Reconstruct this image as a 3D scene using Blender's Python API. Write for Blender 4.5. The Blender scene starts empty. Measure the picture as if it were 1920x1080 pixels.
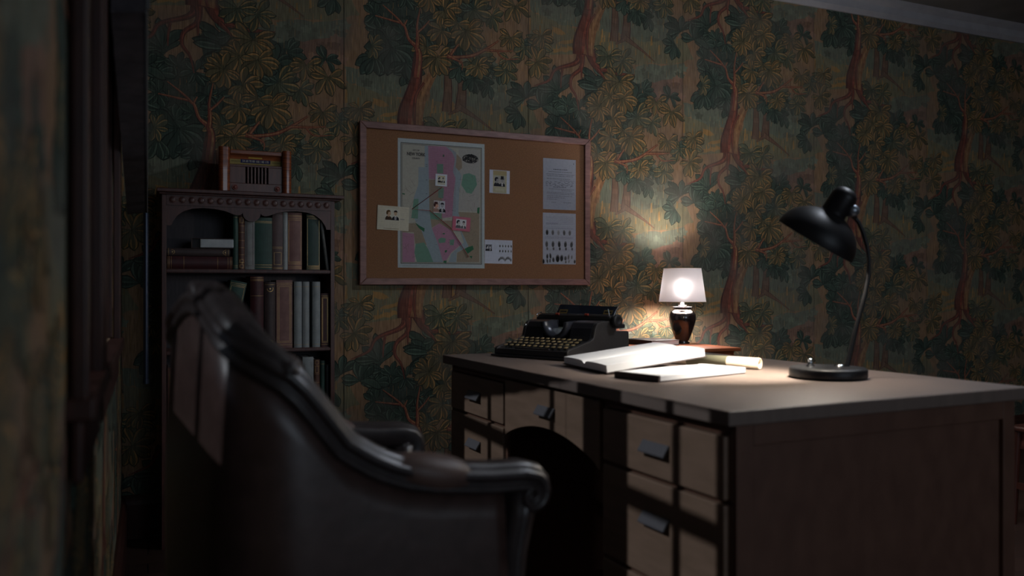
import bpy, bmesh, math, random
from mathutils import Vector, Matrix
random.seed(7)
PI = math.pi
scene = bpy.context.scene
COL = scene.collection

# ------------------------------------------------------------------ helpers
def s2l(c):
    c = c / 255.0
    return c / 12.92 if c <= .04045 else ((c + .055) / 1.055) ** 2.4
def rgb(r, g, b): return (s2l(r), s2l(g), s2l(b), 1.0)

class MB:
    """collects shapes, builds ONE mesh object"""
    def __init__(s): s.v = []; s.f = []; s.m = []; s.c = []; s.sm = []
    def add(s, vs, fs, mat=0, col=None, smooth=False):
        o = len(s.v); s.v += [tuple(v) for v in vs]
        for f in fs:
            s.f.append(tuple(i + o for i in f)); s.m.append(mat); s.c.append(col); s.sm.append(smooth)
        return s
    def box(s, x0, x1, y0, y1, z0, z1, mat=0, col=None, M=None):
        vs = [(x0,y0,z0),(x1,y0,z0),(x1,y1,z0),(x0,y1,z0),(x0,y0,z1),(x1,y0,z1),(x1,y1,z1),(x0,y1,z1)]
        if M: vs = [M @ Vector(v) for v in vs]
        return s.add(vs, [(0,3,2,1),(4,5,6,7),(0,1,5,4),(1,2,6,5),(2,3,7,6),(3,0,4,7)], mat, col)
    def prism(s, pts, a0, a1, fn, mat=0, col=None, smooth=False):
        """pts 2D outline, extruded between a0 and a1; fn(p,q,a)->xyz"""
        n = len(pts)
        vs = [fn(p[0], p[1], a0) for p in pts] + [fn(p[0], p[1], a1) for p in pts]
        s.add(vs, [tuple(range(n))[::-1], tuple(range(n, 2*n))], mat, col)
        o = len(s.v) - 2*n
        for i in range(n):
            j = (i + 1) % n
            s.f.append((o+i, o+j, o+n+j, o+n+i)); s.m.append(mat); s.c.append(col); s.sm.append(smooth)
        return s
    def lathe(s, prof, M=None, n=40, mat=0, col=None, smooth=True, caps=True):
        vs = []; fs = []
        for r, z in prof:
            for k in range(n):
                a = 2*PI*k/n; p = Vector((r*math.cos(a), r*math.sin(a), z))
                vs.append(M @ p if M else p)
        for i in range(len(prof)-1):
            for k in range(n):
                l = (k+1) % n
                fs.append((i*n+k, i*n+l, (i+1)*n+l, (i+1)*n+k))
        s.add(vs, fs, mat, col, smooth)
        if caps and prof[0][0] > 1e-6: s.add(vs[:n], [tuple(range(n))[::-1]], mat, col)
        if caps and prof[-1][0] > 1e-6: s.add(vs[-n:], [tuple(range(n))], mat, col)
        return s
    def tube(s, pts, rad, n=12, mat=0, col=None, flat=1.0, up=(0,0,1)):
        """tube through 3D points; rad a number or a list"""
        P = [Vector(p) for p in pts]; N = len(P)
        R = rad if isinstance(rad, (list, tuple)) else [rad]*N
        vs = []; fs = []
        prev = None
        for i in range(N):
            t = (P[min(i+1,N-1)] - P[max(i-1,0)]).normalized()
            if prev is None:
                u = Vector(up) - t*Vector(up).dot(t)
                if u.length < 1e-3: u = Vector((1,0,0)) - t*t.x
            else: u = prev - t*prev.dot(t)
            u.normalize(); prev = u
            w = t.cross(u)
            for k in range(n):
                a = 2*PI*k/n
                vs.append(P[i] + w*R[i]*math.cos(a) + u*R[i]*flat*math.sin(a))
        for i in range(N-1):
            for k in range(n):
                l = (k+1) % n
                fs.append((i*n+k, i*n+l, (i+1)*n+l, (i+1)*n+k))
        s.add(vs, fs, mat, col, True)
        s.add(vs[:n], [tuple(range(n))], mat, col); s.add(vs[-n:], [tuple(range(n))[::-1]], mat, col)
        return s
    def build(s, name, mats, parent=None, M=None, bevel=0, seg=2, colors=False):
        me = bpy.data.meshes.new(name)
        me.from_pydata(s.v, [], s.f)
        if not isinstance(mats, (list, tuple)): mats = [mats]
        for m in mats: me.materials.append(m)
        me.polygons.foreach_set('material_index', s.m)
        me.polygons.foreach_set('use_smooth', s.sm)
        if colors:
            ca = me.color_attributes.new('Col', 'FLOAT_COLOR', 'CORNER')
            buf = []
            for f, c in zip(s.f, s.c): buf += list(c or (1,1,1,1))*len(f)
            ca.data.foreach_set('color', buf)
        if M: me.transform(M)
        me.update()
        if not colors:
            bm = bmesh.new(); bm.from_mesh(me); bmesh.ops.recalc_face_normals(bm, faces=bm.faces); bm.to_mesh(me); bm.free()
        o = bpy.data.objects.new(name, me); COL.objects.link(o)
        if parent: o.parent = parent
        if bevel:
            b = o.modifiers.new('bevel', 'BEVEL'); b.width = bevel; b.segments = seg; b.limit_method = 'ANGLE'; b.angle_limit = math.radians(35)
            b.harden_normals = False
        return o

def thing(name, label, cat, loc=(0,0,0), rot=(0,0,0), group=None):
    o = bpy.data.objects.new(name, None); COL.objects.link(o)
    o.empty_display_size = .05
    o.location = loc; o.rotation_euler = rot; o['label'] = label; o['category'] = cat
    if group: o['group'] = group
    return o
def tag(o, label, cat, group=None):
    o['label'] = label; o['category'] = cat
    if group: o['group'] = group
    return o
def struct(o): o['kind'] = 'structure'; return o

# ------------------------------------------------------------------ materials
def mat(name, col, rough=.5, metal=0, spec=.5, coat=0):
    m = bpy.data.materials.new(name); m.use_nodes = True
    b = m.node_tree.nodes['Principled BSDF']
    b.inputs['Base Color'].default_value = col; b.inputs['Roughness'].default_value = rough
    b.inputs['Metallic'].default_value = metal; b.inputs['Specular IOR Level'].default_value = spec
    b.inputs['Coat Weight'].default_value = coat
    return m
def noisy(name, c1, c2, scale=(1,1,1), nscale=20, rough=.5, detail=5, spec=.5, bump=0, coat=0, rvar=0, metal=0):
    """two-colour procedural material in object space"""
    m = mat(name, c1, rough, metal, spec, coat); nt = m.node_tree; N = nt.nodes; L = nt.links; b = N['Principled BSDF']
    tc = N.new('ShaderNodeTexCoord'); mp = N.new('ShaderNodeMapping'); mp.inputs['Scale'].default_value = scale
    ns = N.new('ShaderNodeTexNoise'); ns.inputs['Scale'].default_value = nscale; ns.inputs['Detail'].default_value = detail
    rp = N.new('ShaderNodeValToRGB'); rp.color_ramp.elements[0].position = .32; rp.color_ramp.elements[1].position = .68
    rp.color_ramp.elements[0].color = c1; rp.color_ramp.elements[1].color = c2
    L.new(tc.outputs['Object'], mp.inputs[0]); L.new(mp.outputs[0], ns.inputs['Vector']); L.new(ns.outputs['Fac'], rp.inputs[0]); L.new(rp.outputs[0], b.inputs['Base Color'])
    if rvar:
        mr = N.new('ShaderNodeMapRange'); mr.inputs['To Min'].default_value = rough - rvar; mr.inputs['To Max'].default_value = rough + rvar
        L.new(ns.outputs['Fac'], mr.inputs['Value']); L.new(mr.outputs[0], b.inputs['Roughness'])
    if bump:
        bp = N.new('ShaderNodeBump'); bp.inputs['Strength'].default_value = bump; bp.inputs['Distance'].default_value = .002
        L.new(ns.outputs['Fac'], bp.inputs['Height']); L.new(bp.outputs[0], b.inputs['Normal'])
    return m
def painted(name, rough=.9, thread=0, spec=.2, nscale=60, lo=.75, hi=1.25, fade=None):
    """printed surface: the pattern's own colours from the attribute, broken up by fine noise"""
    m = mat(name, (1,1,1,1), rough, 0, spec); nt = m.node_tree; N = nt.nodes; L = nt.links; b = N['Principled BSDF']
    at = N.new('ShaderNodeAttribute'); at.attribute_name = 'Col'
    tc = N.new('ShaderNodeTexCoord'); mp = N.new('ShaderNodeMapping')
    mp.inputs['Scale'].default_value = (thread, thread, thread*.06) if thread else (nscale,)*3
    ns = N.new('ShaderNodeTexNoise'); ns.inputs['Scale'].default_value = 1; ns.inputs['Detail'].default_value = 4
    mr = N.new('ShaderNodeMapRange'); mr.inputs['From Min'].default_value = .3; mr.inputs['From Max'].default_value = .7
    mr.inputs['To Min'].default_value = lo; mr.inputs['To Max'].default_value = hi
    mx = N.new('ShaderNodeVectorMath'); mx.operation = 'SCALE'
    L.new(tc.outputs['Object'], mp.inputs[0]); L.new(mp.outputs[0], ns.inputs['Vector']); L.new(ns.outputs['Fac'], mr.inputs['Value'])
    L.new(at.outputs['Color'], mx.inputs[0]); L.new(mr.outputs[0], mx.inputs['Scale'])
    out = mx.outputs[0]
    if fade:
        n2 = N.new('ShaderNodeTexNoise'); n2.inputs['Scale'].default_value = 7; n2.inputs['Detail'].default_value = 6
        r2 = N.new('ShaderNodeMapRange'); r2.inputs['From Min'].default_value = .42; r2.inputs['From Max'].default_value = .7; r2.inputs['To Max'].default_value = .5
        mi = N.new('ShaderNodeMix'); mi.data_type = 'RGBA'; mi.inputs['B'].default_value = fade
        L.new(tc.outputs['Object'], n2.inputs['Vector']); L.new(n2.outputs['Fac'], r2.inputs['Value']); L.new(r2.outputs[0], mi.inputs['Factor'])
        L.new(out, mi.inputs['A']); out = mi.outputs['Result']
    L.new(out, b.inputs['Base Color'])
    return m
def planks(name, c1, c2):
    m = mat(name, c1, .45); nt = m.node_tree; N = nt.nodes; L = nt.links; b = N['Principled BSDF']
    tc = N.new('ShaderNodeTexCoord'); br = N.new('ShaderNodeTexBrick')
    br.inputs['Scale'].default_value = 1; br.inputs['Brick Width'].default_value = 1.6; br.inputs['Row Height'].default_value = .11
    br.inputs['Mortar Size'].default_value = .0025; br.inputs['Color1'].default_value = c1; br.inputs['Color2'].default_value = c2; br.inputs['Mortar'].default_value = (.002,.002,.002,1)
    mp = N.new('ShaderNodeMapping'); mp.inputs['Scale'].default_value = (1.5, 40, 1)
    ns = N.new('ShaderNodeTexNoise'); ns.inputs['Scale'].default_value = 1; ns.inputs['Detail'].default_value = 6
    mr = N.new('ShaderNodeMapRange'); mr.inputs['To Min'].default_value = .5; mr.inputs['To Max'].default_value = 1.5
    mx = N.new('ShaderNodeVectorMath'); mx.operation = 'SCALE'
    L.new(tc.outputs['Object'], br.inputs['Vector']); L.new(tc.outputs['Object'], mp.inputs[0]); L.new(mp.outputs[0], ns.inputs['Vector'])
    L.new(ns.outputs['Fac'], mr.inputs['Value']); L.new(br.outputs['Color'], mx.inputs[0]); L.new(mr.outputs[0], mx.inputs['Scale']); L.new(mx.outputs[0], b.inputs['Base Color'])
    return m
def pane_mat():
    m = bpy.data.materials.new('window_glass'); m.use_nodes = True; nt = m.node_tree; N = nt.nodes; L = nt.links
    for n in list(N): N.remove(n)
    o = N.new('ShaderNodeOutputMaterial'); mx = N.new('ShaderNodeMixShader'); t = N.new('ShaderNodeBsdfTransparent'); g = N.new('ShaderNodeBsdfGlossy'); f = N.new('ShaderNodeFresnel')
    t.inputs[0].default_value = (.93,.95,.95,1); g.inputs['Roughness'].default_value = .02; f.inputs[0].default_value = 1.45
    L.new(f.outputs[0], mx.inputs[0]); L.new(t.outputs[0], mx.inputs[1]); L.new(g.outputs[0], mx.inputs[2]); L.new(mx.outputs[0], o.inputs[0])
    return m

Mt = dict(
    paper = painted('tapestry_wallpaper', .92, thread=260, lo=.66, hi=1.34, fade=rgb(104,98,90)),
    ink = painted('printed_paper', .8, nscale=90, lo=.93, hi=1.05),
    plaster = noisy('ceiling_plaster', rgb(120,118,114), rgb(136,134,130), nscale=4, rough=.9),
    cornice = noisy('cornice_paint', rgb(150,149,152), rgb(166,164,166), (1,1,1), 8, rough=.6),
    floor = planks('floor_boards', rgb(64,44,36), rgb(50,34,28)),
    trim = noisy('dark_trim_wood', rgb(42,20,15), rgb(62,31,22), (6,6,1.2), 14, rough=.4),
    case = noisy('bookcase_wood', rgb(62,36,32), rgb(84,50,43), (5,5,.8), 16, rough=.42, bump=.1),
    caseback = noisy('bookcase_back_wood', rgb(50,44,50), rgb(64,56,62), (8,8,1), 16, rough=.55),
    desk = noisy('desk_wood', rgb(90,61,49), rgb(102,71,57), (5,1,3), 4, rough=.55, rvar=.05),
    drawer = noisy('drawer_front_wood', rgb(118,96,80), rgb(130,106,90), (1,1.5,8), 5, rough=.5),
    desktop = noisy('desk_top_wood', rgb(108,94,87), rgb(120,105,97), (8,1,1), 4, rough=.52, rvar=.06),
    pull = mat('grey_metal', rgb(86,84,88), .6, .0),
    leather = noisy('dark_leather', rgb(58,42,38), rgb(72,54,50), (1,1,1), 30, rough=.40, bump=.25, spec=.6),
    padl = noisy('worn_leather', rgb(88,68,62), rgb(104,82,74), (1,1,1), 22, rough=.5, bump=.3),
    chairwood = noisy('chair_frame_wood', rgb(42,36,36), rgb(56,48,48), (3,3,3), 12, rough=.38, coat=.1),
    cork = noisy('cork', rgb(114,80,55), rgb(140,100,70), (1,1,1), 260, rough=.95, detail=3),
    frame = noisy('board_frame_wood', rgb(110,76,70), rgb(134,96,90), (2,6,9), 10, rough=.5),
    enamel = mat('black_enamel', rgb(30,31,36), .3, 0, .6, .3), lampblack = mat('lamp_black_lacquer', rgb(20,20,23), .46, 0, .4, 0),
    crinkle = noisy('black_crinkle_paint', rgb(40,38,38), rgb(52,50,50), (1,1,1), 260, rough=.5, bump=.3),
    rubber = mat('black_rubber', rgb(16,16,17), .6),
    brass = mat('brass', rgb(176,150,96), .35, .8),
    steel = mat('bright_steel', rgb(190,195,200), .2, 1),
    keycap = mat('cream_key_top', rgb(150,130,92), .35, .2),
    red = mat('red_thread', rgb(140,30,30), .8),
    redrub = mat('red_rubber', rgb(150,60,40), .5),
    curtain = noisy('dark_velvet', rgb(58,54,58), rgb(76,70,74), (3,3,3), 9, rough=.95),
    blind = mat('sun_stop_cloth', rgb(34,30,28), .9),
    wand = mat('blue_black_metal', rgb(52,60,76), .3, .6),
    page = noisy('page_edges', rgb(196,198,200), rgb(214,216,216), (1,1,90), 20, rough=.85),
    white = noisy('white_paper', rgb(222,224,228), rgb(232,233,236), (1,1,1), 8, rough=.85),
    cream = noisy('cream_paper', rgb(214,196,172), rgb(226,210,188), (1,1,1), 12, rough=.8),
    olive = noisy('olive_paper_band', rgb(112,110,88), rgb(124,120,98), (1,1,1), 12, rough=.8),
    gold = mat('gold_tooling', rgb(190,158,104), .4, .55),
    walnut = noisy('radio_walnut', rgb(98,48,24), rgb(142,74,38), (1,1,9), 16, rough=.25, coat=.5),
    walnutd = noisy('radio_front_wood', rgb(78,50,44), rgb(100,64,54), (9,1,1.5), 10, rough=.35),
    dark = mat('dark_void', rgb(8,8,9), .9),
    ceramic = mat('dark_glazed_ceramic', rgb(22,19,20), .14, 0, .5, .2),
    sidewood = noisy('side_table_wood', rgb(120,62,36), rgb(150,84,50), (1,7,7), 9, rough=.35),
    chairred = noisy('red_brown_wood', rgb(64,34,27), rgb(82,44,34), (5,5,1), 10, rough=.35),
    glass = pane_mat(),
)

# ------------------------------------------------------------------ tapestry wallpaper
TILE_CL=[('d', 0.426, 0.736, 0.146, 170, 70, 8), ('d', 0.414, 0.716, 0.105, 215, 70, 6), ('d', 0.168, 0.695, 0.073, 135, 150, 7), ('d', 0.179, 0.666, 0.067, 230, 150, 6), ('d', 0.218, 0.64, 0.061, 60, 200, 7), ('d', 0.281, 0.628, 0.058, 200, 330, 8), ('d', 0.14, 0.613, 0.066, 250, 260, 8), ('d', 0.252, 0.382, 0.091, 250, 230, 9), ('d', 0.174, 0.364, 0.078, 200, 200, 7), ('d', 0.157, 0.459, 0.066, 120, 300, 8), ('d', 0.327, 0.535, 0.049, 300, 330, 7), ('d', 0.601, 0.693, 0.076, 20, 200, 7), ('d', 0.65, 0.749, 0.07, 10, 120, 6), ('d', 0.619, 0.613, 0.083, 120, 160, 7), ('d', 0.814, 0.735, 0.055, 90, 300, 7), ('d', 0.461, 0.547, 0.093, 260, 330, 9), ('d', 0.546, 0.454, 0.081, 280, 200, 8), ('d', 0.379, 0.466, 0.075, 200, 200, 7), ('d', 0.509, 0.639, 0.075, 10, 300, 8), ('d', 0.202, 0.426, 0.066, 60, 240, 7), ('d', 0.275, 0.457, 0.055, 90, 240, 6), ('d', 0.694, 0.377, 0.054, 200, 200, 6), ('d', 0.744, 0.336, 0.052, 300, 300, 7), ('d', 0.292, 0.306, 0.074, 270, 240, 8), ('d', 0.631, 0.296, 0.07, 270, 260, 8), ('d', 0.14, 0.529, 0.054, 200, 260, 7), ('d', 0.426, 0.798, 0.068, 150, 120, 5), ('m', 0.613, 0.615, 0.082, 330, 200, 8), ('m', 0.703, 0.595, 0.064, 330, 180, 6), ('m', 0.876, 0.468, 0.055, 250, 300, 7), ('m', 0.776, 0.344, 0.061, 250, 300, 7), ('m', 0.625, 0.35, 0.073, 90, 220, 7), ('m', 0.124, 0.39, 0.054, 0, 180, 6), ('g', 0.509, 0.783, 0.087, 270, 340, 11), ('g', 0.453, 0.711, 0.074, 230, 250, 8), ('g', 0.527, 0.701, 0.079, 290, 230, 9), ('g', 0.391, 0.649, 0.074, 220, 330, 10), ('g', 0.467, 0.588, 0.075, 320, 260, 8), ('g', 0.53, 0.538, 0.066, 250, 280, 8), ('g', 0.453, 0.497, 0.069, 220, 240, 7), ('g', 0.576, 0.511, 0.089, 310, 210, 9), ('g', 0.731, 0.701, 0.065, 270, 270, 8), ('g', 0.824, 0.659, 0.072, 265, 250, 7), ('g', 0.802, 0.504, 0.064, 265, 260, 8), ('g', 0.379, 0.41, 0.065, 230, 330, 8), ('g', 0.429, 0.367, 0.077, 285, 230, 8), ('g', 0.631, 0.35, 0.06, 300, 240, 7), ('d', 0.217, 0.389, 0.12, 260, 220, 9), ('d', 0.138, 0.344, 0.09, 240, 120, 6), ('d', 0.28, 0.329, 0.072, 280, 160, 6), ('m', 0.637, 0.4, 0.07, 10, 300, 8), ('d', 0.544, 0.339, 0.068, 240, 200, 6), ('d', 0.61, 0.29, 0.063, 270, 220, 6), ('d', 0.685, 0.278, 0.069, 270, 60, 3), ('g', 0.965, 0.533, 0.058, 270, 330, 8), ('m', 0.795, 0.398, 0.058, 270, 260, 7), ('d', 0.879, 0.22, 0.084, 130, 160, 6), ('d', 0.851, 0.147, 0.077, 220, 160, 6), ('d', 0.965, 0.189, 0.085, 80, 220, 7), ('d', 1.052, 0.275, 0.098, 120, 120, 6), ('m', 0.059, 0.063, 0.068, 270, 330, 9), ('g', 0.044, -0.03, 0.073, 330, 260, 8), ('m', 0.447, 0.044, 0.083, 270, 300, 9), ('m', 0.527, 0.031, 0.068, 300, 250, 7), ('d', -0.035, 0.05, 0.064, 0, 200, 5)]
TILE_LN=[('bt', [(0.478, 0.345, 0.019), (0.485, 0.24, 0.031), (0.478, 0.122, 0.037)]), ('bt', [(0.544, 0.314, 0.018), (0.554, 0.228, 0.034), (0.544, 0.134, 0.044)]), ('bt', [(0.537, 0.152, 0.025), (0.61, 0.114, 0.014), (0.658, 0.087, 0.009), (0.719, 0.047, 0.004)]), ('bt', [(0.537, 0.139, 0.016), (0.485, 0.11, 0.006)]), ('tr', [(0.295, 0.105, 0.063), (0.283, 0.031, 0.033), (0.253, -0.013, 0.019), (0.147, -0.055, 0.014), (0.11, -0.112, 0.012), (0.03, -0.146, 0.003)]), ('tr', [(0.291, 0.053, 0.029), (0.291, -0.028, 0.018), (0.238, -0.079, 0.015), (0.23, -0.13, 0.012), (0.26, -0.176, 0.009), (0.276, -0.243, 0.004)]), ('tr', [(0.185, -0.048, 0.01), (0.177, -0.099, 0.008), (0.176, -0.143, 0.004)]), ('tr', [(0.337, 0.06, 0.052), (0.368, -0.007, 0.033), (0.415, -0.027, 0.02), (0.495, -0.039, 0.015), (0.6, -0.035, 0.004)]), ('tr', [(0.376, -0.023, 0.018), (0.423, -0.069, 0.011), (0.447, -0.107, 0.005)]), ('tr', [(0.291, -0.028, 0.012), (0.291, -0.088, 0.004)]), ('tr', [(0.356, 0.442, 0.025), (0.34, 0.348, 0.038), (0.33, 0.256, 0.043), (0.311, 0.181, 0.055), (0.292, 0.1, 0.073), (0.289, 0.033, 0.073)]), ('tn', [(0.442, 0.347, 0.028), (0.394, 0.262, 0.043), (0.356, 0.185, 0.055), (0.34, 0.104, 0.049), (0.33, 0.036, 0.055)]), ('hl', [(0.433, 0.327, 0.007), (0.387, 0.249, 0.011), (0.356, 0.173, 0.014), (0.349, 0.099, 0.01), (0.349, 0.044, 0.009)]), ('tr', [(0.368, 0.247, 0.008), (0.33, 0.183, 0.011), (0.321, 0.096, 0.012), (0.327, 0.036, 0.008)]), ('hl', [(0.354, 0.429, 0.005), (0.344, 0.349, 0.006), (0.343, 0.281, 0.006)]), ('br', [(0.332, 0.265, 0.032), (0.343, 0.358, 0.027), (0.332, 0.406, 0.02), (0.295, 0.44, 0.012), (0.272, 0.499, 0.01), (0.218, 0.513, 0.008), (0.14, 0.525, 0.005)]), ('br', [(0.27, 0.496, 0.01), (0.241, 0.527, 0.008), (0.174, 0.578, 0.004)]), ('br', [(0.334, 0.4, 0.017), (0.338, 0.444, 0.014), (0.335, 0.505, 0.009), (0.35, 0.586, 0.005)]), ('br', [(0.338, 0.474, 0.009), (0.367, 0.502, 0.008), (0.394, 0.535, 0.005)]), ('br', [(0.275, 0.499, 0.008), (0.288, 0.525, 0.004)]), ('br', [(0.479, 0.383, 0.018), (0.509, 0.379, 0.013), (0.601, 0.396, 0.013), (0.669, 0.433, 0.011), (0.738, 0.482, 0.006)]), ('br', [(0.669, 0.431, 0.01), (0.757, 0.436, 0.008), (0.814, 0.443, 0.004)]), ('br', [(0.731, 0.43, 0.007), (0.766, 0.4, 0.006), (0.837, 0.407, 0.004)]), ('br', [(0.497, 0.388, 0.011), (0.515, 0.414, 0.01), (0.537, 0.444, 0.005)]), ('br', [(0.503, 0.375, 0.01), (0.552, 0.357, 0.007), (0.553, 0.323, 0.003)])]
TILE_PG=[('gg', [(0.006, 0.282), (0.107, 0.281), (0.28, 0.311), (0.33, 0.231), (0.273, 0.165), (0.168, 0.168), (0.083, 0.195), (0.006, 0.217)]), ('gr', [(0.006, 0.217), (0.083, 0.201), (0.168, 0.174), (0.273, 0.162), (0.471, 0.171), (0.471, 0.084), (0.23, 0.029), (0.006, 0.011)]), ('oc', [(0.132, 0.152), (0.187, 0.142), (0.205, 0.123), (0.162, 0.119), (0.126, 0.134)]), ('oc', [(0.114, 0.067), (0.255, 0.109), (0.242, 0.084), (0.156, 0.059)]), ('gg', [(0.394, 0.287), (0.471, 0.307), (0.57, 0.305), (0.788, 0.301), (0.893, 0.247), (0.858, 0.173), (0.651, 0.136), (0.57, 0.161), (0.394, 0.164)]), ('gr', [(0.57, 0.161), (0.651, 0.14), (0.788, 0.161), (0.901, 0.196), (0.965, 0.085), (0.823, 0.042), (0.617, 0.058)]), ('gr', [(0.356, 0.16), (0.55, 0.153), (0.685, 0.063), (0.55, 0.028), (0.356, 0.014)]), ('gr', [(0.008, 0.086), (0.26, 0.068), (0.14, 0.026), (0.008, 0.006)]), ('oc', [(0.114, 0.037), (0.207, 0.062), (0.26, 0.068), (0.253, 0.05), (0.147, 0.03)]), ('gg', [(0.384, -0.038), (0.658, -0.005), (0.792, -0.031), (0.826, -0.094), (0.617, -0.112), (0.415, -0.091)]), ('gg', [(0.588, 0.818), (0.631, 0.887), (0.757, 0.897), (0.906, 0.922), (0.899, 0.843), (0.789, 0.817), (0.65, 0.797)]), ('gr', [(0.367, 0.914), (0.57, 0.955), (0.906, 0.988), (0.906, 0.922), (0.694, 0.901), (0.45, 0.851)]), ('pk', [(0.65, 0.794), (0.899, 0.843), (0.899, 0.732), (0.694, 0.703)]), ('dk', [(0.118, 0.641), (0.218, 0.658), (0.344, 0.585), (0.45, 0.571), (0.402, 0.443), (0.321, 0.424), (0.292, 0.373), (0.162, 0.363), (0.118, 0.444)]), ('dk', [(0.292, 0.782), (0.509, 0.827), (0.65, 0.781), (0.631, 0.665), (0.57, 0.608), (0.601, 0.522), (0.662, 0.477), (0.546, 0.429), (0.379, 0.429), (0.344, 0.561), (0.332, 0.633)]), ('gg', [(0.564, 0.393), (0.694, 0.415), (0.731, 0.341), (0.694, 0.287), (0.558, 0.279)])]

TW, TH = .895, .865
PCOL = dict(
    dd=rgb(46,52,46), db=rgb(62,74,65), dh=rgb(84,98,84),
    md=rgb(56,60,50), mb=rgb(86,90,72), mh=rgb(142,118,78),
    gd=rgb(62,62,48), gb=rgb(98,90,66), gh=rgb(158,120,76),
    tr=rgb(104,66,56), tn=rgb(136,100,72), hl=rgb(158,118,82), br=rgb(132,76,62), bt=rgb(112,88,72),
    gg=rgb(104,108,92), gr=rgb(116,110,86), oc=rgb(152,118,74), pk=rgb(128,100,84), dk=rgb(66,74,66), base=rgb(138,110,84), trd=rgb(80,56,52))
def clip(poly, x0, x1, y0, y1):
    for ax, lim, sg in ((0,x0,1),(0,x1,-1),(1,y0,1),(1,y1,-1)):
        out = []
        for i in range(len(poly)):
            a = poly[i-1]; b = poly[i]
            ia = (a[ax]-lim)*sg >= 0; ib = (b[ax]-lim)*sg >= 0
            if ia != ib:
                t = (lim-a[ax])/(b[ax]-a[ax])
                out.append((a[0]+(b[0]-a[0])*t, a[1]+(b[1]-a[1])*t))
            if ib: out.append(b)
        poly = out
        if len(poly) < 3: return []
    return poly
def jit(c, a, r): 
    k = 1 + r.uniform(-a, a); return (c[0]*k, c[1]*k, c[2]*k, 1)
def leaflet(x, y, L, ang, wid, bend):
    """obovate outline; returns body, bright half, midrib"""
    ca, sa = math.cos(ang), math.sin(ang)
    def T(u, v):
        v2 = v + bend*u*u/L
        return (x + ca*u - sa*v2, y + sa*u + ca*v2)
    prof = [(0,.06),(.2,.3),(.45,.75),(.68,1),(.86,.8),(.97,.35)]
    up = [T(L*a, wid*b) for a, b in prof]; dn = [T(L*a, -wid*b) for a, b in prof]
    body = up + [T(L*1.02, 0)] + dn[::-1]
    big = [T(L*a*1.02, (wid*1.15)*b+L*.010) for a, b in prof] + [T(L*1.07, 0)] + [T(L*a*1.02, -(wid*1.22)*b-L*.012) for a, b in prof][::-1]
    h = [T(L*a, wid*b*.92) for a, b in prof[1:]] + [T(L*.99, wid*.1)] + [T(L*a, wid*(.42*b+.02)) for a, b in ((.84,.9),(.66,1),(.45,.75),(.25,.4))]
    h2 = [T(L*a, -wid*b*.8) for a, b in prof[2:]] + [T(L*.95, -wid*.35)] + [T(L*a, -wid*b*.5) for a, b in ((.8,.9),(.5,.8))]
    return big, body, h, h2
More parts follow.
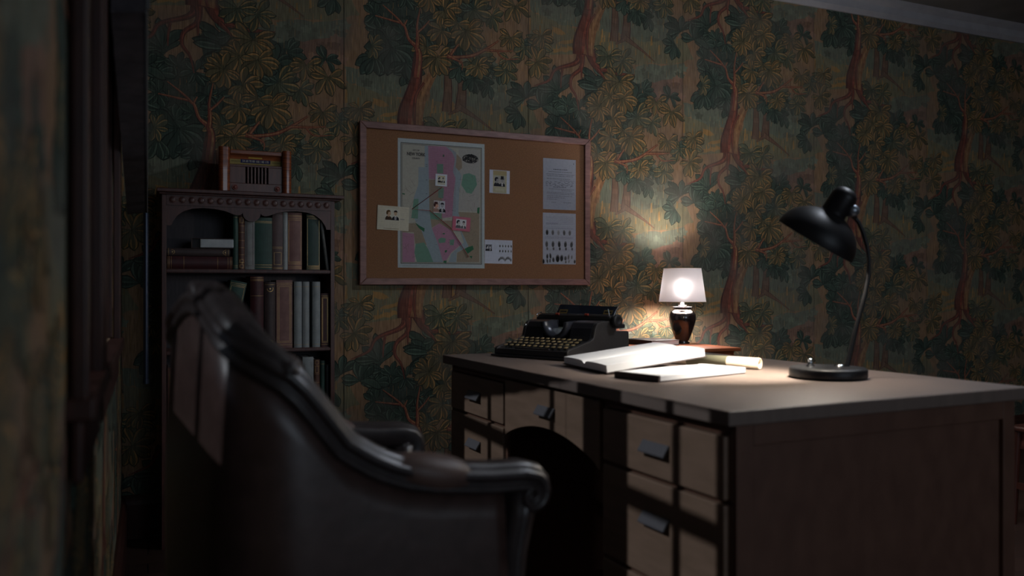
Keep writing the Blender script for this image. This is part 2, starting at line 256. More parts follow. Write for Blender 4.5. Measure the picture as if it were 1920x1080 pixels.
def make_tile():
    r = random.Random(3); out = []      # list of (poly, colour)
    for c, p in TILE_PG:
        # ragged edge
        q = []
        for i in range(len(p)):
            a = p[i]; b = p[(i+1) % len(p)]
            for k in range(4):
                t = k/4; q.append((a[0]+(b[0]-a[0])*t + r.uniform(-.006,.006), a[1]+(b[1]-a[1])*t + r.uniform(-.006,.006)))
        out.append((q, PCOL[c]))
        # small tufts inside distant foliage and hills
        if c in ('gg', 'gr', 'dk', 'pk'):
            xs = [v[0] for v in p]; ys = [v[1] for v in p]
            for k in range(26):
                x = r.uniform(min(xs), max(xs)); y = r.uniform(min(ys), max(ys))
                ins = False
                for i in range(len(p)):
                    a = p[i-1]; b = p[i]
                    if (a[1] > y) != (b[1] > y) and x < (b[0]-a[0])*(y-a[1])/(b[1]-a[1])+a[0]: ins = not ins
                if not ins: continue
                s = r.uniform(.008,.022); k2 = 1 + r.uniform(-.3,.35); cc = PCOL[c]
                cc = (cc[0]*k2, cc[1]*k2, cc[2]*k2, 1)
                if c == 'gr': out.append(([(x-s*.3,y-s),(x+s*.3,y-s*.8),(x+s*.15,y+s*1.6),(x-s*.2,y+s*1.3)], jit(PCOL['oc'], .25, r)))
                else: out.append(([(x+s*1.3*math.cos(a)*(1+.3*math.sin(5*a)), y+s*math.sin(a)*(1+.3*math.sin(5*a))) for a in [2*PI*j/14 for j in range(14)]], cc))
    # threads of ochre in the ground
    for k in range(330):
        x = r.uniform(0, TW); y = r.uniform(0, TH) - .5; h = r.uniform(.02,.06)
        out.append(([(x,y),(x+.0018,y),(x+.0014,y+h),(x+.0004,y+h)], jit(PCOL['oc'], .4, r)))
    def strip(pts, k):
        n = len(pts); L = []; R = []
        for i in range(n):
            a = pts[max(i-1,0)]; b = pts[min(i+1,n-1)]
            dx, dy = b[0]-a[0], b[1]-a[1]; l = math.hypot(dx, dy) or 1
            w = pts[i][2]/2*k
            L.append((pts[i][0]-dy/l*w, pts[i][1]+dx/l*w)); R.append((pts[i][0]+dy/l*w, pts[i][1]-dx/l*w))
        return [[L[i], L[i+1], R[i+1], R[i]] for i in range(n-1)]
    def fine(pts):
        q = []
        for i in range(len(pts)-1):
            p0 = pts[max(i-1,0)]; p1 = pts[i]; p2 = pts[i+1]; p3 = pts[min(i+2,len(pts)-1)]
            for k in range(5):
                t = k/5
                q.append(tuple(.5*((2*p1[j])+(-p0[j]+p2[j])*t+(2*p0[j]-5*p1[j]+4*p2[j]-p3[j])*t*t+(-p0[j]+3*p1[j]-3*p2[j]+p3[j])*t**3) for j in range(3)))
        q.append(pts[-1]); return q
    def lines(kinds):
        for c, pts in TILE_LN:
            if c not in kinds: continue
            f = fine(pts)
            if c in ('tr','br','bt'):
                for s in strip(f, 1.3): out.append((s, PCOL['trd']))
            for s in strip(f, 1.0): out.append((s, jit(PCOL[c], .12, r)))
            if c in ('br','tr'):
                g = [(p[0]+p[2]*.2, p[1]+p[2]*.12, p[2]*.3) for p in f]
                for s in strip(g, 1.0): out.append((s, jit(PCOL['br'] if c == 'tr' else PCOL['hl'], .2, r)))
    def cluster(k, x, y, R, a, s, n):
        s = min(s, 255); R *= 1.12
        order = sorted(range(n), key=lambda i: -abs(i-(n-1)/2))
        for i in order:
            t = (i/(n-1) - .5) if n > 1 else 0
            ang = math.radians(a + s*t + r.uniform(-6,6))
            L = R*(1 - .25*abs(t)*r.random())*r.uniform(.82,1.08)
            big, body, h, h2 = leaflet(x, y, L, ang, L*min(.205, .9*math.radians(s)/n*.42+.05), r.uniform(-.3,.3) - .15*math.cos(ang))
            out.append((big, PCOL[k+'d'])); out.append((body, jit(PCOL[k+'b'], .22, r))); out.append((h, jit(PCOL[k+'h'], .25, r)))
            if r.random() < (.75 if k == 'g' else .35): out.append((h2, jit(PCOL[k+'h'], .3, r)))
    lines(('bt',))
    for c in TILE_CL:
        if c[0] == 'd': cluster(*c)
    lines(('tr','tn','hl'))
    for c in TILE_CL:
        if c[0] == 'm': cluster(*c)
    gs = [c for c in TILE_CL if c[0] == 'g']
    for c in gs[:-3]: cluster(*c)
    lines(('br',))
    for c in gs[-3:]: cluster(*c)
    return out
TILE = make_tile()
def wallpaper(mb, fn, x0, x1, y0, y1, holes=()):
    """repeat the printed tile over a wall; fn(s, h, lift) -> xyz"""
    for c in range(int((x0-.793)//TW)-1, int((x1-.793)//TW)+2):
        sx = .793 + c*TW; drop = 0 if c % 2 == 0 else TH/2
        for rr in range(-2, 5):
            sy = .83 + drop + rr*TH - .865
            if sy - .7 > y1 or sy + .9 < y0: continue
            for i, (p, col) in enumerate(TILE):
                q = [(a+sx, b+sy) for a, b in p]
                xs = [a[0] for a in q]; ys = [a[1] for a in q]
                if max(xs) < x0 or min(xs) > x1 or max(ys) < y0 or min(ys) > y1: continue
                if min(xs) < x0 or max(xs) > x1 or min(ys) < y0 or max(ys) > y1:
                    q = clip(q, x0, x1, y0, y1)
                    if not q: continue
                lift = .0002 + i*7e-7
                parts = [q]
                for h0, h1, h2, h3 in holes:          # cut the print round the openings
                    nxt = []
                    for w_ in parts:
                        ax_ = [a[0] for a in w_]; ay_ = [a[1] for a in w_]
                        if max(ax_) <= h0 or min(ax_) >= h1 or max(ay_) <= h2 or min(ay_) >= h3: nxt.append(w_); continue
                        for lim in ((-99,h0,-99,99),(h1,99,-99,99),(h0,h1,-99,h2),(h0,h1,h3,99)):
                            z_ = clip(w_, *lim)
                            if z_: nxt.append(z_)
                    parts = nxt
                for w_ in parts:
                    mb.add([fn(a, b, lift) for a, b in w_], [tuple(range(len(w_)))], 0, col)
        if x0 < sx < x1:      # the dark butt joint between two rolls
            mb.add([fn(sx-.0012,y0,.0024), fn(sx+.0012,y0,.0024), fn(sx+.0012,y1,.0024), fn(sx-.0012,y1,.0024)], [(0,1,2,3)], 0, PCOL['dd'])

# ------------------------------------------------------------------ room
WL, D, XR, YR, HC = -.096, 3.67, 5.6, -2.4, 2.70
mb = MB(); B = PCOL['base']
mb.box(WL-.15, XR+.15, D, D+.15, 0, HC, 0, B)
wallpaper(mb, lambda s,h,l: (s, D-l, h), WL, XR, .17, 2.6)
struct(mb.build('wall_back', Mt['paper'], colors=True))

OPEN = [(1.24, 1.585, .86, 2.35), (1.765, 2.585, .86, 2.35)]   # window openings in the left wall: y0 y1 z0 z1
mb = MB()
def lw(y0, y1, z0, z1): mb.box(WL-.15, WL, y0, y1, z0, z1, 0, B)
lw(YR, 1.24, 0, HC); lw(1.585, 1.765, 0, HC); lw(2.585, D, 0, HC)
for y0, y1, z0, z1 in OPEN: lw(y0, y1, 0, z0); lw(y0, y1, z1, HC)
holes = [(WL-(D-y0)-.03, WL-(D-y1)+.03, z0-.02, z1+.03) for y0, y1, z0, z1 in OPEN]
wallpaper(mb, lambda s,h,l: (WL+l, D+(s-WL), h), WL-(D-.2), WL, .17, 2.6, holes)
struct(mb.build('wall_left', Mt['paper'], colors=True))

struct(MB().box(WL-.15, XR+.15, YR-.15, D+.15, -.1, 0).build('floor', Mt['floor']))
struct(MB().box(WL-.15, XR+.15, YR-.15, D+.15, HC, HC+.1).build('ceiling', Mt['plaster']))
RW = [(.9, 2.9, .9, 2.3)]  # unseen opening, added to let the rear fill light in
mb = MB()
mb.box(WL-.15, RW[0][0], YR-.15, YR, 0, HC, 0, B); mb.box(RW[0][1], XR+.15, YR-.15, YR, 0, HC, 0, B)
mb.box(RW[0][0], RW[0][1], YR-.15, YR, 0, RW[0][2], 0, B); mb.box(RW[0][0], RW[0][1], YR-.15, YR, RW[0][3], HC, 0, B)
struct(mb.build('wall_rear', Mt['paper'], colors=True))
struct(MB().box(XR, XR+.15, YR, D, 0, HC, 0, B).build('wall_right', Mt['paper'], colors=True))
def base_prof(fn, a0, a1, name):
    p = [(0,0),(.022,0),(.022,.135),(.016,.15),(.016,.16),(.008,.172),(0,.172)]
    return struct(MB().prism(p, a0, a1, fn).build(name, Mt['trim']))
base_prof(lambda p,q,a: (a, D-p, q), WL, XR, 'baseboard_back')
base_prof(lambda p,q,a: (WL+p, a, q), YR, D-.022, 'baseboard_left')
# cornice
def corn(fn, a0, a1, name):
    p = [(0,2.60),(.012,2.60),(.03,2.625),(.03,2.665),(.055,2.685),(.07,2.70),(0,2.70)]
    return struct(MB().prism(p, a0, a1, fn).build(name, Mt['cornice']))
corn(lambda p,q,a: (a, D-p, q), WL, XR, 'trim_1'); corn(lambda p,q,a: (WL+p, a, q), YR, D-.07, 'trim_2')

# windows in the left wall: casing, stiles and glazing bars, pane, sill
def window(n, y0, y1, z0, z1, bars):
    w = bpy.data.objects.new('window_%d' % n, None); COL.objects.link(w); w['kind'] = 'structure'; w.location = (WL, (y0+y1)/2, z0)
    I = Matrix.Translation((-WL, -(y0+y1)/2, -z0))
    c = MB(); t = .026
    c.box(WL+.0066, WL+t, y0-.045, y0, z0-.03, z1+.05); c.box(WL+.0066, WL+t, y1, y1+.045, z0-.03, z1+.05); c.box(WL+.0066, WL+t, y0, y1, z1, z1+.05)
    for e in (y0, y1): c.box(WL-.15, WL+.005, e-.001 if e == y0 else e-.006, e+.006 if e == y0 else e+.001, z0, z1)
    c.build('window_casing', Mt['trim'], w, I, bevel=.004)
    f = MB(); x0, x1 = WL-.09, WL-.055
    f.box(x0, x1, y0, y0+.012, z0, z1); f.box(x0, x1, y1-.012, y1, z0, z1); f.box(x0, x1, y0, y1, z0, z0+.012); f.box(x0, x1, y0, y1, z1-.04, z1)
    for b in bars: f.box(x0, x1, b-.013, b+.013, z0, z1)
    f.box(x0, x1, y0, y1, 1.365, 1.392)
    f.build('window_sash', Mt['trim'], w, I)
    MB().box(WL-.075, WL-.071, y0+.006, y1-.006, z0+.006, z1-.006).build('window_pane', Mt['glass'], w, I)
    s = MB(); s.box(WL-.15, WL+.034, y0-.055, y1+.055, z0-.03, z0-.001); s.box(WL+.0066, WL+.02, y0-.045, y1+.045, z0-.11, z0-.03)
    s.build('window_sill', Mt['trim'], w, I, bevel=.004)
    b = thing('sun_stop_blind', ['dark blind added to stop high sun in the near narrow window', 'dark blind added to stop high sun in the far wide window behind the curtain'][n-1], 'added window blind', (WL-.03, (y0+y1)/2, 1.59))  # added blind, its lower edge set to keep sun off the desktop
    MB().box(-.002, .002, -(y1-y0)/2+.008, (y1-y0)/2-.008, .02, z1-1.59-.03).build('sun_stop_sheet', Mt['blind'], b)
    MB().box(-.006, .006, -(y1-y0)/2+.008, (y1-y0)/2-.008, 0, .02).build('bottom_bar', Mt['trim'], b, bevel=.002)
    MB().tube([(0,-(y1-y0)/2+.007,z1-1.62),(0,(y1-y0)/2-.007,z1-1.62)], .02, 16).build('roller', Mt['trim'], b)
window(1, *OPEN[0], [1.385]); window(2, *OPEN[1], [1.945, 2.365])

# swagged curtain along the left wall, hem falling towards the corner
mb = MB(); n = 90; y0, y1 = 1.80, 3.20
prof = []
for i in range(n+1):
    t = i/n; y = y0+(y1-y0)*t
    xo = -.004 + .0012*math.cos(t*PI*26); hem = 1.525 - .2*(y-1.9) + .0015*math.sin(t*PI*26+1)
    prof.append((y, xo, hem))
vs = []; fs = []
for y, xo, hem in prof:
    vs += [(WL+.03, y, hem-.01), (xo, y, hem), (xo, y, 2.55), (WL+.03, y, 2.55)]
for i in range(n):
    a = i*4; b = a+4
    fs += [(a,b,b+1,a+1),(a+1,b+1,b+2,a+2),(a+2,b+2,b+3,a+3),(a+3,b+3,b,a)]
fs += [(0,1,2,3),(n*4+3,n*4+2,n*4+1,n*4)]
mb.add(vs, fs, 0, None, False)
cu = thing('curtain', 'dark velvet curtain gathered high on the left wall with a slanting hem', 'curtain', (-.05, 2.5, 1.25))
I = Matrix.Translation((.05,-2.5,-1.25))
mb.build('curtain_cloth', Mt['curtain'], cu, I)
e = MB(); e.box(-.004, .004, y0-.004, y0+.0, 1.55, 2.55); e.tube([(-.003,y,h) for y, x, h in prof], .003, 8)
e.build('curtain_braid', mat('grey_braid', rgb(92,92,92), .8), cu, I)
MB().tube([(-.05,1.7,2.56),(-.05,3.3,2.56)], .013, 14).build('curtain_rod', Mt['trim'], cu, I)
wd = thing('curtain_wand', 'slim blue-black rod hanging below the far end of the dark curtain', 'curtain rod', (-.006, 3.16, .68))
MB().tube([(0,0,0),(0,0,.58)], .0085, 14).build('rod', Mt['wand'], wd)
MB().tube([(0,0,-.012),(0,0,.004)], .0105, 14).build('end_cap', Mt['wand'], wd)

# ------------------------------------------------------------------ books
def book(w, h, d, cover, lines=(), frames=(), bulge=.004, marks=(), loc=(0,0,0), rot=(0,0,0), label='', group=None, gilt='gold', flip=False):
    """upright book, spine on -Y. lines: heights (0..1); frames: (z0, z1, inset); marks: small roundels"""
    cm = Mt[cover]
    t = thing('book', label, 'book', loc, rot, group)
    yf = lambda x: -bulge*(1-(2*x/w-1)**2)
    K = 8; pts = [(w*i/K, yf(w*i/K)) for i in range(K+1)]
    out = pts + [(w, d), (w-.0025, d), (w-.0025, .006)] + [(.0025, .006), (.0025, d), (0, d)]
    c = MB().prism(out, 0, h, lambda p,q,a: (p,q,a))
    MB().box(.0027, w-.0027, .0065, d-.004, .003, h-.003).build('pages', Mt['page'], t)
    g = c; c.gm = 1
    def hline(z, x0=0.0, x1=None, th=.0011):
        x1 = w if x1 is None else x1
        k = 6
        for i in range(k):
            a = x0+(x1-x0)*i/k; b = x0+(x1-x0)*(i+1)/k
            g.add([(a,yf(a)-.0004,z-th/2),(b,yf(b)-.0004,z-th/2),(b,yf(b)-.0004,z+th/2),(a,yf(a)-.0004,z+th/2)], [(0,1,2,3)], 1)
    def vline(x, z0, z1, th=.0011):
        g.add([(x-th/2,yf(x)-.0005,z0),(x+th/2,yf(x)-.0005,z0),(x+th/2,yf(x)-.0005,z1),(x-th/2,yf(x)-.0005,z1)], [(0,1,2,3)], 1)
    for l in lines: hline(l*h)
    for z0, z1, ins in frames:
        hline(z0*h, ins*w, w-ins*w); hline(z1*h, ins*w, w-ins*w); vline(ins*w, z0*h, z1*h); vline(w-ins*w, z0*h, z1*h)
    for z, r in marks:
        for k in range(14):
            if (z > .5 and math.sin(2*PI*k/14) > .3) or (z < .5 and math.sin(2*PI*k/14) < -.3): continue
            a, b = 2*PI*k/14, 2*PI*(k+1)/14
            q = [(w/2+r*s*math.cos(u), z*h+r*s*math.sin(u)) for s, u in ((1,a),(1,b),(.82,b),(.82,a))]
            g.add([(x, yf(x)-.0005, zz) for x, zz in q], [(0,1,2,3)], 1)
        g.add([(w/2+r*.25*math.cos(2*PI*k/8), yf(w/2)-.0005, z*h+r*.25*math.sin(2*PI*k/8)) for k in range(8)], [tuple(range(8))], 1)
    c.build('cover', [cm, Mt[gilt]], t)
    return t
for nm, c1, c2 in (('green', (38,72,62), (30,58,50)), ('green2', (34,64,56), (28,52,46)), ('ribbed', (92,62,52), (76,48,42)), ('grey', (132,134,132), (112,114,112)), ('lgrey', (160,166,164), (142,148,148)),
                   ('rose', (122,86,80), (104,70,66)), ('brown', (88,70,68), (74,58,58)), ('burg', (66,22,26), (50,16,20)), ('dkbrown', (62,48,46), (48,36,36)), ('black', (26,26,28), (20,20,22)), ('whitec', (196,198,196), (178,180,178)),
                   ('slategrey', (146,152,152), (128,134,134)), ('shelfwhite', (186,192,194), (170,176,180))):
    Mt[nm] = noisy('cloth_'+nm, rgb(*c1), rgb(*c2), (1,1,1), 40, rough=.55, bump=.05)

# ------------------------------------------------------------------ bookcase
BF = 3.45                    # front plane
S1, S2, S3, S4 = 1.074, .757, .435, .130
bc = thing('bookcase', 'dark carved wooden bookcase with scalloped arch standing against the papered wall', 'bookcase', (.378, BF, 0))
I = Matrix.Translation((-.378, -BF, 0))
m = MB(); m.box(.030,.742,BF-.022,D-.005,1.366,1.381); m.box(.038,.728,BF-.012,D-.005,1.358,1.366); m.build('top_board', Mt['case'], bc, I, bevel=.003)
for x in (.048, .690): MB().box(x, x+.017, BF, D-.005, 0, 1.358).build('side_panel', Mt['case'], bc, I, bevel=.0015)
MB().box(.065,.690,D-.018,D-.008,.05,1.358).build('back_board', Mt['caseback'], bc, I)
for s in (S1, S2, S3, S4):
    m = MB(); m.box(.065,.690,BF+.008,D-.018,s-.016,s); m.box(.065,.690,BF+.002,BF+.008,s-.013,s-.003); m.build('shelf', Mt['case'], bc, I, bevel=.0015)
MB().box(.065,.690,BF+.004,BF+.018,.0,S4-.016).build('plinth', Mt['case'], bc, I, bevel=.002)
m = MB(); m.box(.065,.690,BF-.001,BF+.012,1.318,1.358)
for k in range(18):
    x = .085+(.672-.085)*k/17
    M = Matrix.Translation((x, BF-.001, 1.339)) @ Matrix.Rotation(PI/2, 4, 'X')
    m.lathe([(.0136,0),(.0136,.0010),(.0128,.0012),(.0120,.0003),(.0112,.0003),(.0106,.0010),(0,.0011)], M, 20)
    if k < 17: m.box(x+.0136, x+.0209, BF-.003, BF-.001, 1.3375, 1.3405)
m.box(.065,.690,BF-.004,BF-.001,1.354,1.358); m.box(.065,.690,BF-.004,BF-.001,1.318,1.321)
m.build('frieze', Mt['case'], bc, I)
half = [(.034,1.2965),(.04,1.290),(.052,1.2865),(.066,1.289),(.10,1.302),(.14,1.309),(.18,1.311),(.22,1.307),(.25,1.297),(.275,1.278),(.29,1.255),(.296,1.240),(.312,1.240)]
lobe = [(.034*math.sin(a), 1.2965-.033*math.sin(PI/2-a)*1.0) for a in [i*PI/20 for i in range(0,10)]]
h = [(0,1.3185)]
bot = lobe + half
pts = [(.378+x, z) for x, z in bot] + [(.690,1.3185)] + [(.065,1.3185)] + [(.378-x, z) for x, z in bot[::-1]]
pts = [p for i, p in enumerate(pts) if i == 0 or math.dist(p, pts[i-1]) > 1e-5]
MB().prism(pts[:-1] , BF+.001, BF+.012, lambda p,q,a: (p,a,q)).build('scalloped_arch', Mt['case'], bc, I)

BY = BF+.022
g1 = 'books upright on the top shelf'
def B(x0, x1, top, s, cover, label, grp=None, dz=0, d=.16, **k):
    book(x1-x0-.001, top-s, d, cover, loc=(x0+.0005, BY+dz, s), label=label, **k)
B(.309,.329,1.298,S1,'green','narrow green book next to the stacked books on the top shelf', lines=(.04,.07,.92))
B(.329,.354,1.290,S1,'ribbed','slim brown ribbed book with small gilt squares on the top shelf', lines=(.13,.27,.4,.53,.68,.8), frames=((.03,.09,.22),(.12,.185,.22),(.86,.95,.22)), bulge=.006)
B(.354,.392,1.286,S1,'grey','grey panelled book right of the slim ribbed brown book', frames=((.06,.95,.14),(.08,.93,.22)), gilt='brown')
B(.392,.460,1.283,S1,'green','wide dark green book under the middle of the scalloped arch', lines=(.045,.09,.9,.925))
B(.460,.502,1.305,S1,'brown','taupe brown book with a gilt square low on the spine, top shelf', lines=(.37,.395,.02,.035), frames=((.09,.30,.16),))
B(.502,.521,1.307,S1,'lgrey','narrow pale grey book between taupe and rose-brown books')
B(.521,.578,1.307,S1,'rose','tall rose-brown book with a long gilt frame on the top shelf', lines=(.03,.055,.1,.12,.95,.93,.9), frames=((.14,.87,.06),))
B(.596,.651,1.303,S1,'green2','dark green gilt-framed book standing alone towards the right of the top shelf', lines=(.02,.04,.06,.95,.97), frames=((.075,.92,.06),))
a = math.radians(-7.5)
book(.0115,.21,.15,'grey', loc=(.678, BY+.004, S1+.0), rot=(0,a,0), label='thin grey book leaning left at the right end of the top shelf', lines=(.03,))
# stack lying on the top shelf
book(.049,.238,.15,'burg', loc=(.068,BY-.006,S1+.049), rot=(0,PI/2,0), bulge=.008, label='burgundy book lying at the bottom of the stack on the top shelf', lines=(.01,.03,.06,.25,.77,.93,.965,.99))
book(.029,.230,.15,'dkbrown', loc=(.068,BY,S1+.049+.031), rot=(0,PI/2,0), bulge=.004, label='dark brown book with gilt ovals, second in the lying stack', lines=(.02,.97,.93), marks=((.08,.009),(.92,.009)))
t = thing('book', 'dark-covered book topmost of the stack with its white pages facing out', 'book', (.187,BY+.005,S1+.0815), (0,0,math.radians(-6)))
m = MB(); m.box(-.03,.125,0,.11,0,.003); m.box(-.03,.125,0,.11,.037,.040); m.box(-.033,-.029,0,.11,0,.04); m.build('cover', Mt['dkbrown'], t, bevel=.001)
MB().box(.0,.124,.002,.108,.0031,.0369).build('pages', Mt['shelfwhite'], t, bevel=.003)
MB().box(-.0285,-.0005,.012,.106,.0031,.0369).build('inner_pages', Mt['black'], t)
# second shelf
a = math.radians(11.3); w = .062
book(w,.268,.16,'green', loc=(.310-w*math.cos(a), BY, S2+w*math.sin(a)+.0005), rot=(0,a,0), label='green book leaning against the burgundy book on the second shelf', lines=(.94,.965), frames=((.05,.92,.09),))
B(.374,.427,1.047,S2,'burg','thick burgundy book with gilt bands at its head, second shelf', lines=(.98,.955,.94,.73), bulge=.009)
B(.429,.473,1.024,S2,'dkbrown','dark taupe book with gilt half rounds on its spine, second shelf', lines=(.96,.04), marks=((.90,.013),(.08,.013)), bulge=.007)
B(.475,.540,1.032,S2,'rose','broad reddish brown book with corner ornaments in a gilt frame', lines=(.955,.045), frames=((.08,.93,.09),(.10,.905,.17)), bulge=.002)
for x0, x1, l in ((.546,.578,'leftmost of the three matching slate grey books'), (.580,.608,'middle one of the three matching slate grey books'), (.620,.652,'rightmost of the three matching slate grey books')):
    B(x0,x1,1.026,S2,'slategrey',l,lines=(.925,.045),group='matching grey books on the second shelf',bulge=.006)
B(.655,.695-.008,.978,S2,'burg','short burgundy book at the right end of the second shelf', lines=(.955,.045), frames=((.08,.93,.12),(.1,.91,.2)), bulge=.002)
# third shelf
B(.48,.525,.70,S3,'black','black book behind the chair back on the third shelf',d=.14)
B(.527,.578,.692,S3,'green','green book left of the pale grey one on the third shelf', lines=(.95,.93), dz=-.004)
B(.580,.625,.717,S3,'slategrey','pale grey book with panelled spine, tallest on the third shelf', frames=((.05,.92,.12),(.07,.9,.2)), gilt='grey')
B(.626,.650,.706,S3,'ribbed','brown ribbed book with gilt squares on the third shelf', lines=(.9,.78,.65,.5), frames=((.8,.9,.2),(.93,.98,.2)), bulge=.006)
B(.652,.671,.700,S3,'green2','narrow green book between brown and black ones on the third shelf', lines=(.95,))
B(.673,.689,.683,S3,'black','thin black book at the right end of the third shelf')
B(.069,.125,.693,S3,'rose','red-brown gilt-framed book at the left end of the third shelf', frames=((.06,.94,.1),(.08,.92,.16)), lines=(.97,))
a = math.radians(4)
book(.018,.27,.13,'shelfwhite', loc=(.074, BY, S4+.0018), rot=(0,a,0), label='thin white book leaning at the left end of the lowest shelf')
B(.118,.150,.385,S4,'black','black book beside the thin white one on the lowest shelf')

# ------------------------------------------------------------------ radio
rd = thing('radio', 'walnut tube radio with slotted front and lit-looking dial standing on the bookcase', 'radio', (.394, 3.46, 1.381))
def pil(x0, x1):
    p = []; R = .016
    p = [(x0,.155),(x0,R*.6)] + [(x0+R-R*math.cos(a), R-R*math.sin(a)) for a in [i*PI/12 for i in range(1,7)]] + [(x1-R+R*math.sin(a), R-R*math.cos(a)) for a in [i*PI/12 for i in range(1,7)]] + [(x1,.155)]
    return p
for x0, x1 in ((-.140,-.097),(.104,.140)):
    MB().prism(pil(x0,x1), 0, .175 if x0 < 0 else .172, lambda p,q,a: (p,q-.012,a)).build('side_pillar', Mt['walnut'], rd, bevel=.003)
m = MB(); m.box(-.097,.104,.004,.143,.150,.168); m.box(-.097,.104,.012,.143,.104,.112); m.box(-.097,.104,.03,.143,0,.150); m.build('cabinet', Mt['walnut'], rd, bevel=.003)
# front with seven slots
m = MB(); xs = [-.038+.0135*k for k in range(7)]
zf0, zf1, sl0, sl1 = .002, .110, .036, .102
cur = -.097
for x in xs:
    m.box(cur, x, .008, .03, sl0, sl1); cur = x+.0068
m.box(cur,.104,.008,.03,sl0,sl1); m.box(-.097,.104,.008,.03,zf0,sl0); m.box(-.097,.104,.008,.03,sl1,zf1)
m.build('front_panel', Mt['walnutd'], rd, bevel=.0012)
m = MB(); m.box(-.04,.052,.0285,.0295,sl0-.002,sl1+.002); m.build('grille_cloth', Mt['dark'], rd)
m = MB(); A = lambda x0,x1,z0,z1,c,y=.024: m.add([(x0,y,z0),(x1,y,z0),(x1,y,z1),(x0,y,z1)], [(0,1,2,3)], 0, c)
A(-.097,.104,.110,.152,rgb(150,136,84)); A(-.097,.104,.133,.152,rgb(138,76,42),.0238); A(-.055,.06,.119,.1335,rgb(34,42,84),.0236); A(-.025,.028,.138,.1435,rgb(196,168,74),.0235)
for k in range(10): A(-.09+.0035*k, -.0885+.0035*k, .123,.127, rgb(40,50,40), .0236); A(.067+.0035*k, .0685+.0035*k, .123,.127, rgb(40,50,40), .0236)
m.build('tuning_dial', Mt['ink'], rd, colors=True)
def text(body, size, name, material, parent, M, ext=.0002, sx=1.0):
    cu = bpy.data.curves.new(name, 'FONT'); cu.body = body; cu.size = size; cu.align_x = 'CENTER'; cu.align_y = 'CENTER'; cu.extrude = ext; cu.offset = size*.03 if name.startswith('map') else 0
    o = bpy.data.objects.new('tmp', cu); COL.objects.link(o)
    dg = bpy.context.evaluated_depsgraph_get(); me = bpy.data.meshes.new_from_object(o.evaluated_get(dg))
    bpy.data.objects.remove(o); me.name = name
    me.transform(M @ Matrix.Diagonal((sx,1,1,1))); me.materials.clear(); me.materials.append(material)
    r = bpy.data.objects.new(name, me); COL.objects.link(r); r.parent = parent
    return r
FX = Matrix.Rotation(PI/2, 4, 'X')     # text facing -Y
text('54 60 70 80 100 140 170', .0125, 'dial_numbers', mat('dial_print', rgb(206,206,190), .7), rd, Matrix.Translation((.0025,.0232,.1262)) @ FX, sx=.80)
for x in (-.078, .085):
    M = Matrix.Translation((x, .008, .018)) @ Matrix.Rotation(PI/2, 4, 'X')
    k = MB().lathe([(.0115,0),(.0115,.006),(.0095,.008),(.0088,.006),(.0065,.006),(.006,.012),(.004,.0135),(0,.014)], M, 24).build('knob', mat('brown_knob', rgb(120,70,62), .3), rd)

# ------------------------------------------------------------------ pin board
bd = thing('notice_board', 'large framed cork board hung on the tapestry wallpaper', 'notice board', (1.434, D-.007, 1.014))
I = Matrix.Translation((-1.434, -(D-.007), -1.014))
X0, X1, Z0, Z1 = .856, 2.012, 1.014, 1.739
fw = .030
def fr(pts): MB().prism(pts, 3.636, D-.007, lambda p,q,a: (p,a,q)).build('frame_rail', Mt['frame'], bd, I, bevel=.003)
fr([(X0,Z1),(X1,Z1),(X1-fw,Z1-fw),(X0+fw,Z1-fw)]); fr([(X0,Z0),(X0+fw,Z0+fw),(X1-fw,Z0+fw),(X1,Z0)])
fr([(X0,Z0),(X0,Z1),(X0+fw,Z1-fw),(X0+fw,Z0+fw)]); fr([(X1,Z0),(X1-fw,Z0+fw),(X1-fw,Z1-fw),(X1,Z1)])
MB().box(X0+fw,X1-fw,3.648,D-.008,Z0+fw,Z1-fw).build('cork_sheet', Mt['cork'], bd, I)

class Sheet:
    """a printed sheet: thin paper with flat print; local coords x right, z up, origin lower left"""
    def __init__(s, w, h, paper, lean=0):
        s.m = MB(); s.w = w; s.h = h; s.i = 0
        s.m.box(0,w,0,.0005,0,h,0,paper)
    def poly(s, p, c): s.i += 1; y = -.00006-.000006*s.i; s.m.add([(a,y,b) for a,b in p], [tuple(range(len(p)))], 0, c); return s
    def rect(s, x0, x1, z0, z1, c): return s.poly([(x0,z0),(x1,z0),(x1,z1),(x0,z1)], c)
    def ell(s, x, z, rx, rz, c, n=16, a=0): return s.poly([(x+rx*math.cos(2*PI*k/n)*math.cos(a)-rz*math.sin(2*PI*k/n)*math.sin(a), z+rx*math.cos(2*PI*k/n)*math.sin(a)+rz*math.sin(2*PI*k/n)*math.cos(a)) for k in range(n)], c)
    def line(s, a, b, w, c):
        dx, dz = b[0]-a[0], b[1]-a[1]; l = math.hypot(dx,dz) or 1; nx, nz = -dz/l*w/2, dx/l*w/2
        return s.poly([(a[0]+nx,a[1]+nz),(b[0]+nx,b[1]+nz),(b[0]-nx,b[1]-nz),(a[0]-nx,a[1]-nz)], c)
    def done(s, name, label, cat, x, z, y=3.646, rot=0, group=None):
        o = s.m.build(name, Mt['ink'], colors=True); o.location = (x, y, z); o.rotation_euler = (0, -rot, 0)
        return tag(o, label, cat, group)
K_ = rgb(40,40,46); G1 = rgb(110,112,120); G2 = rgb(150,152,158)
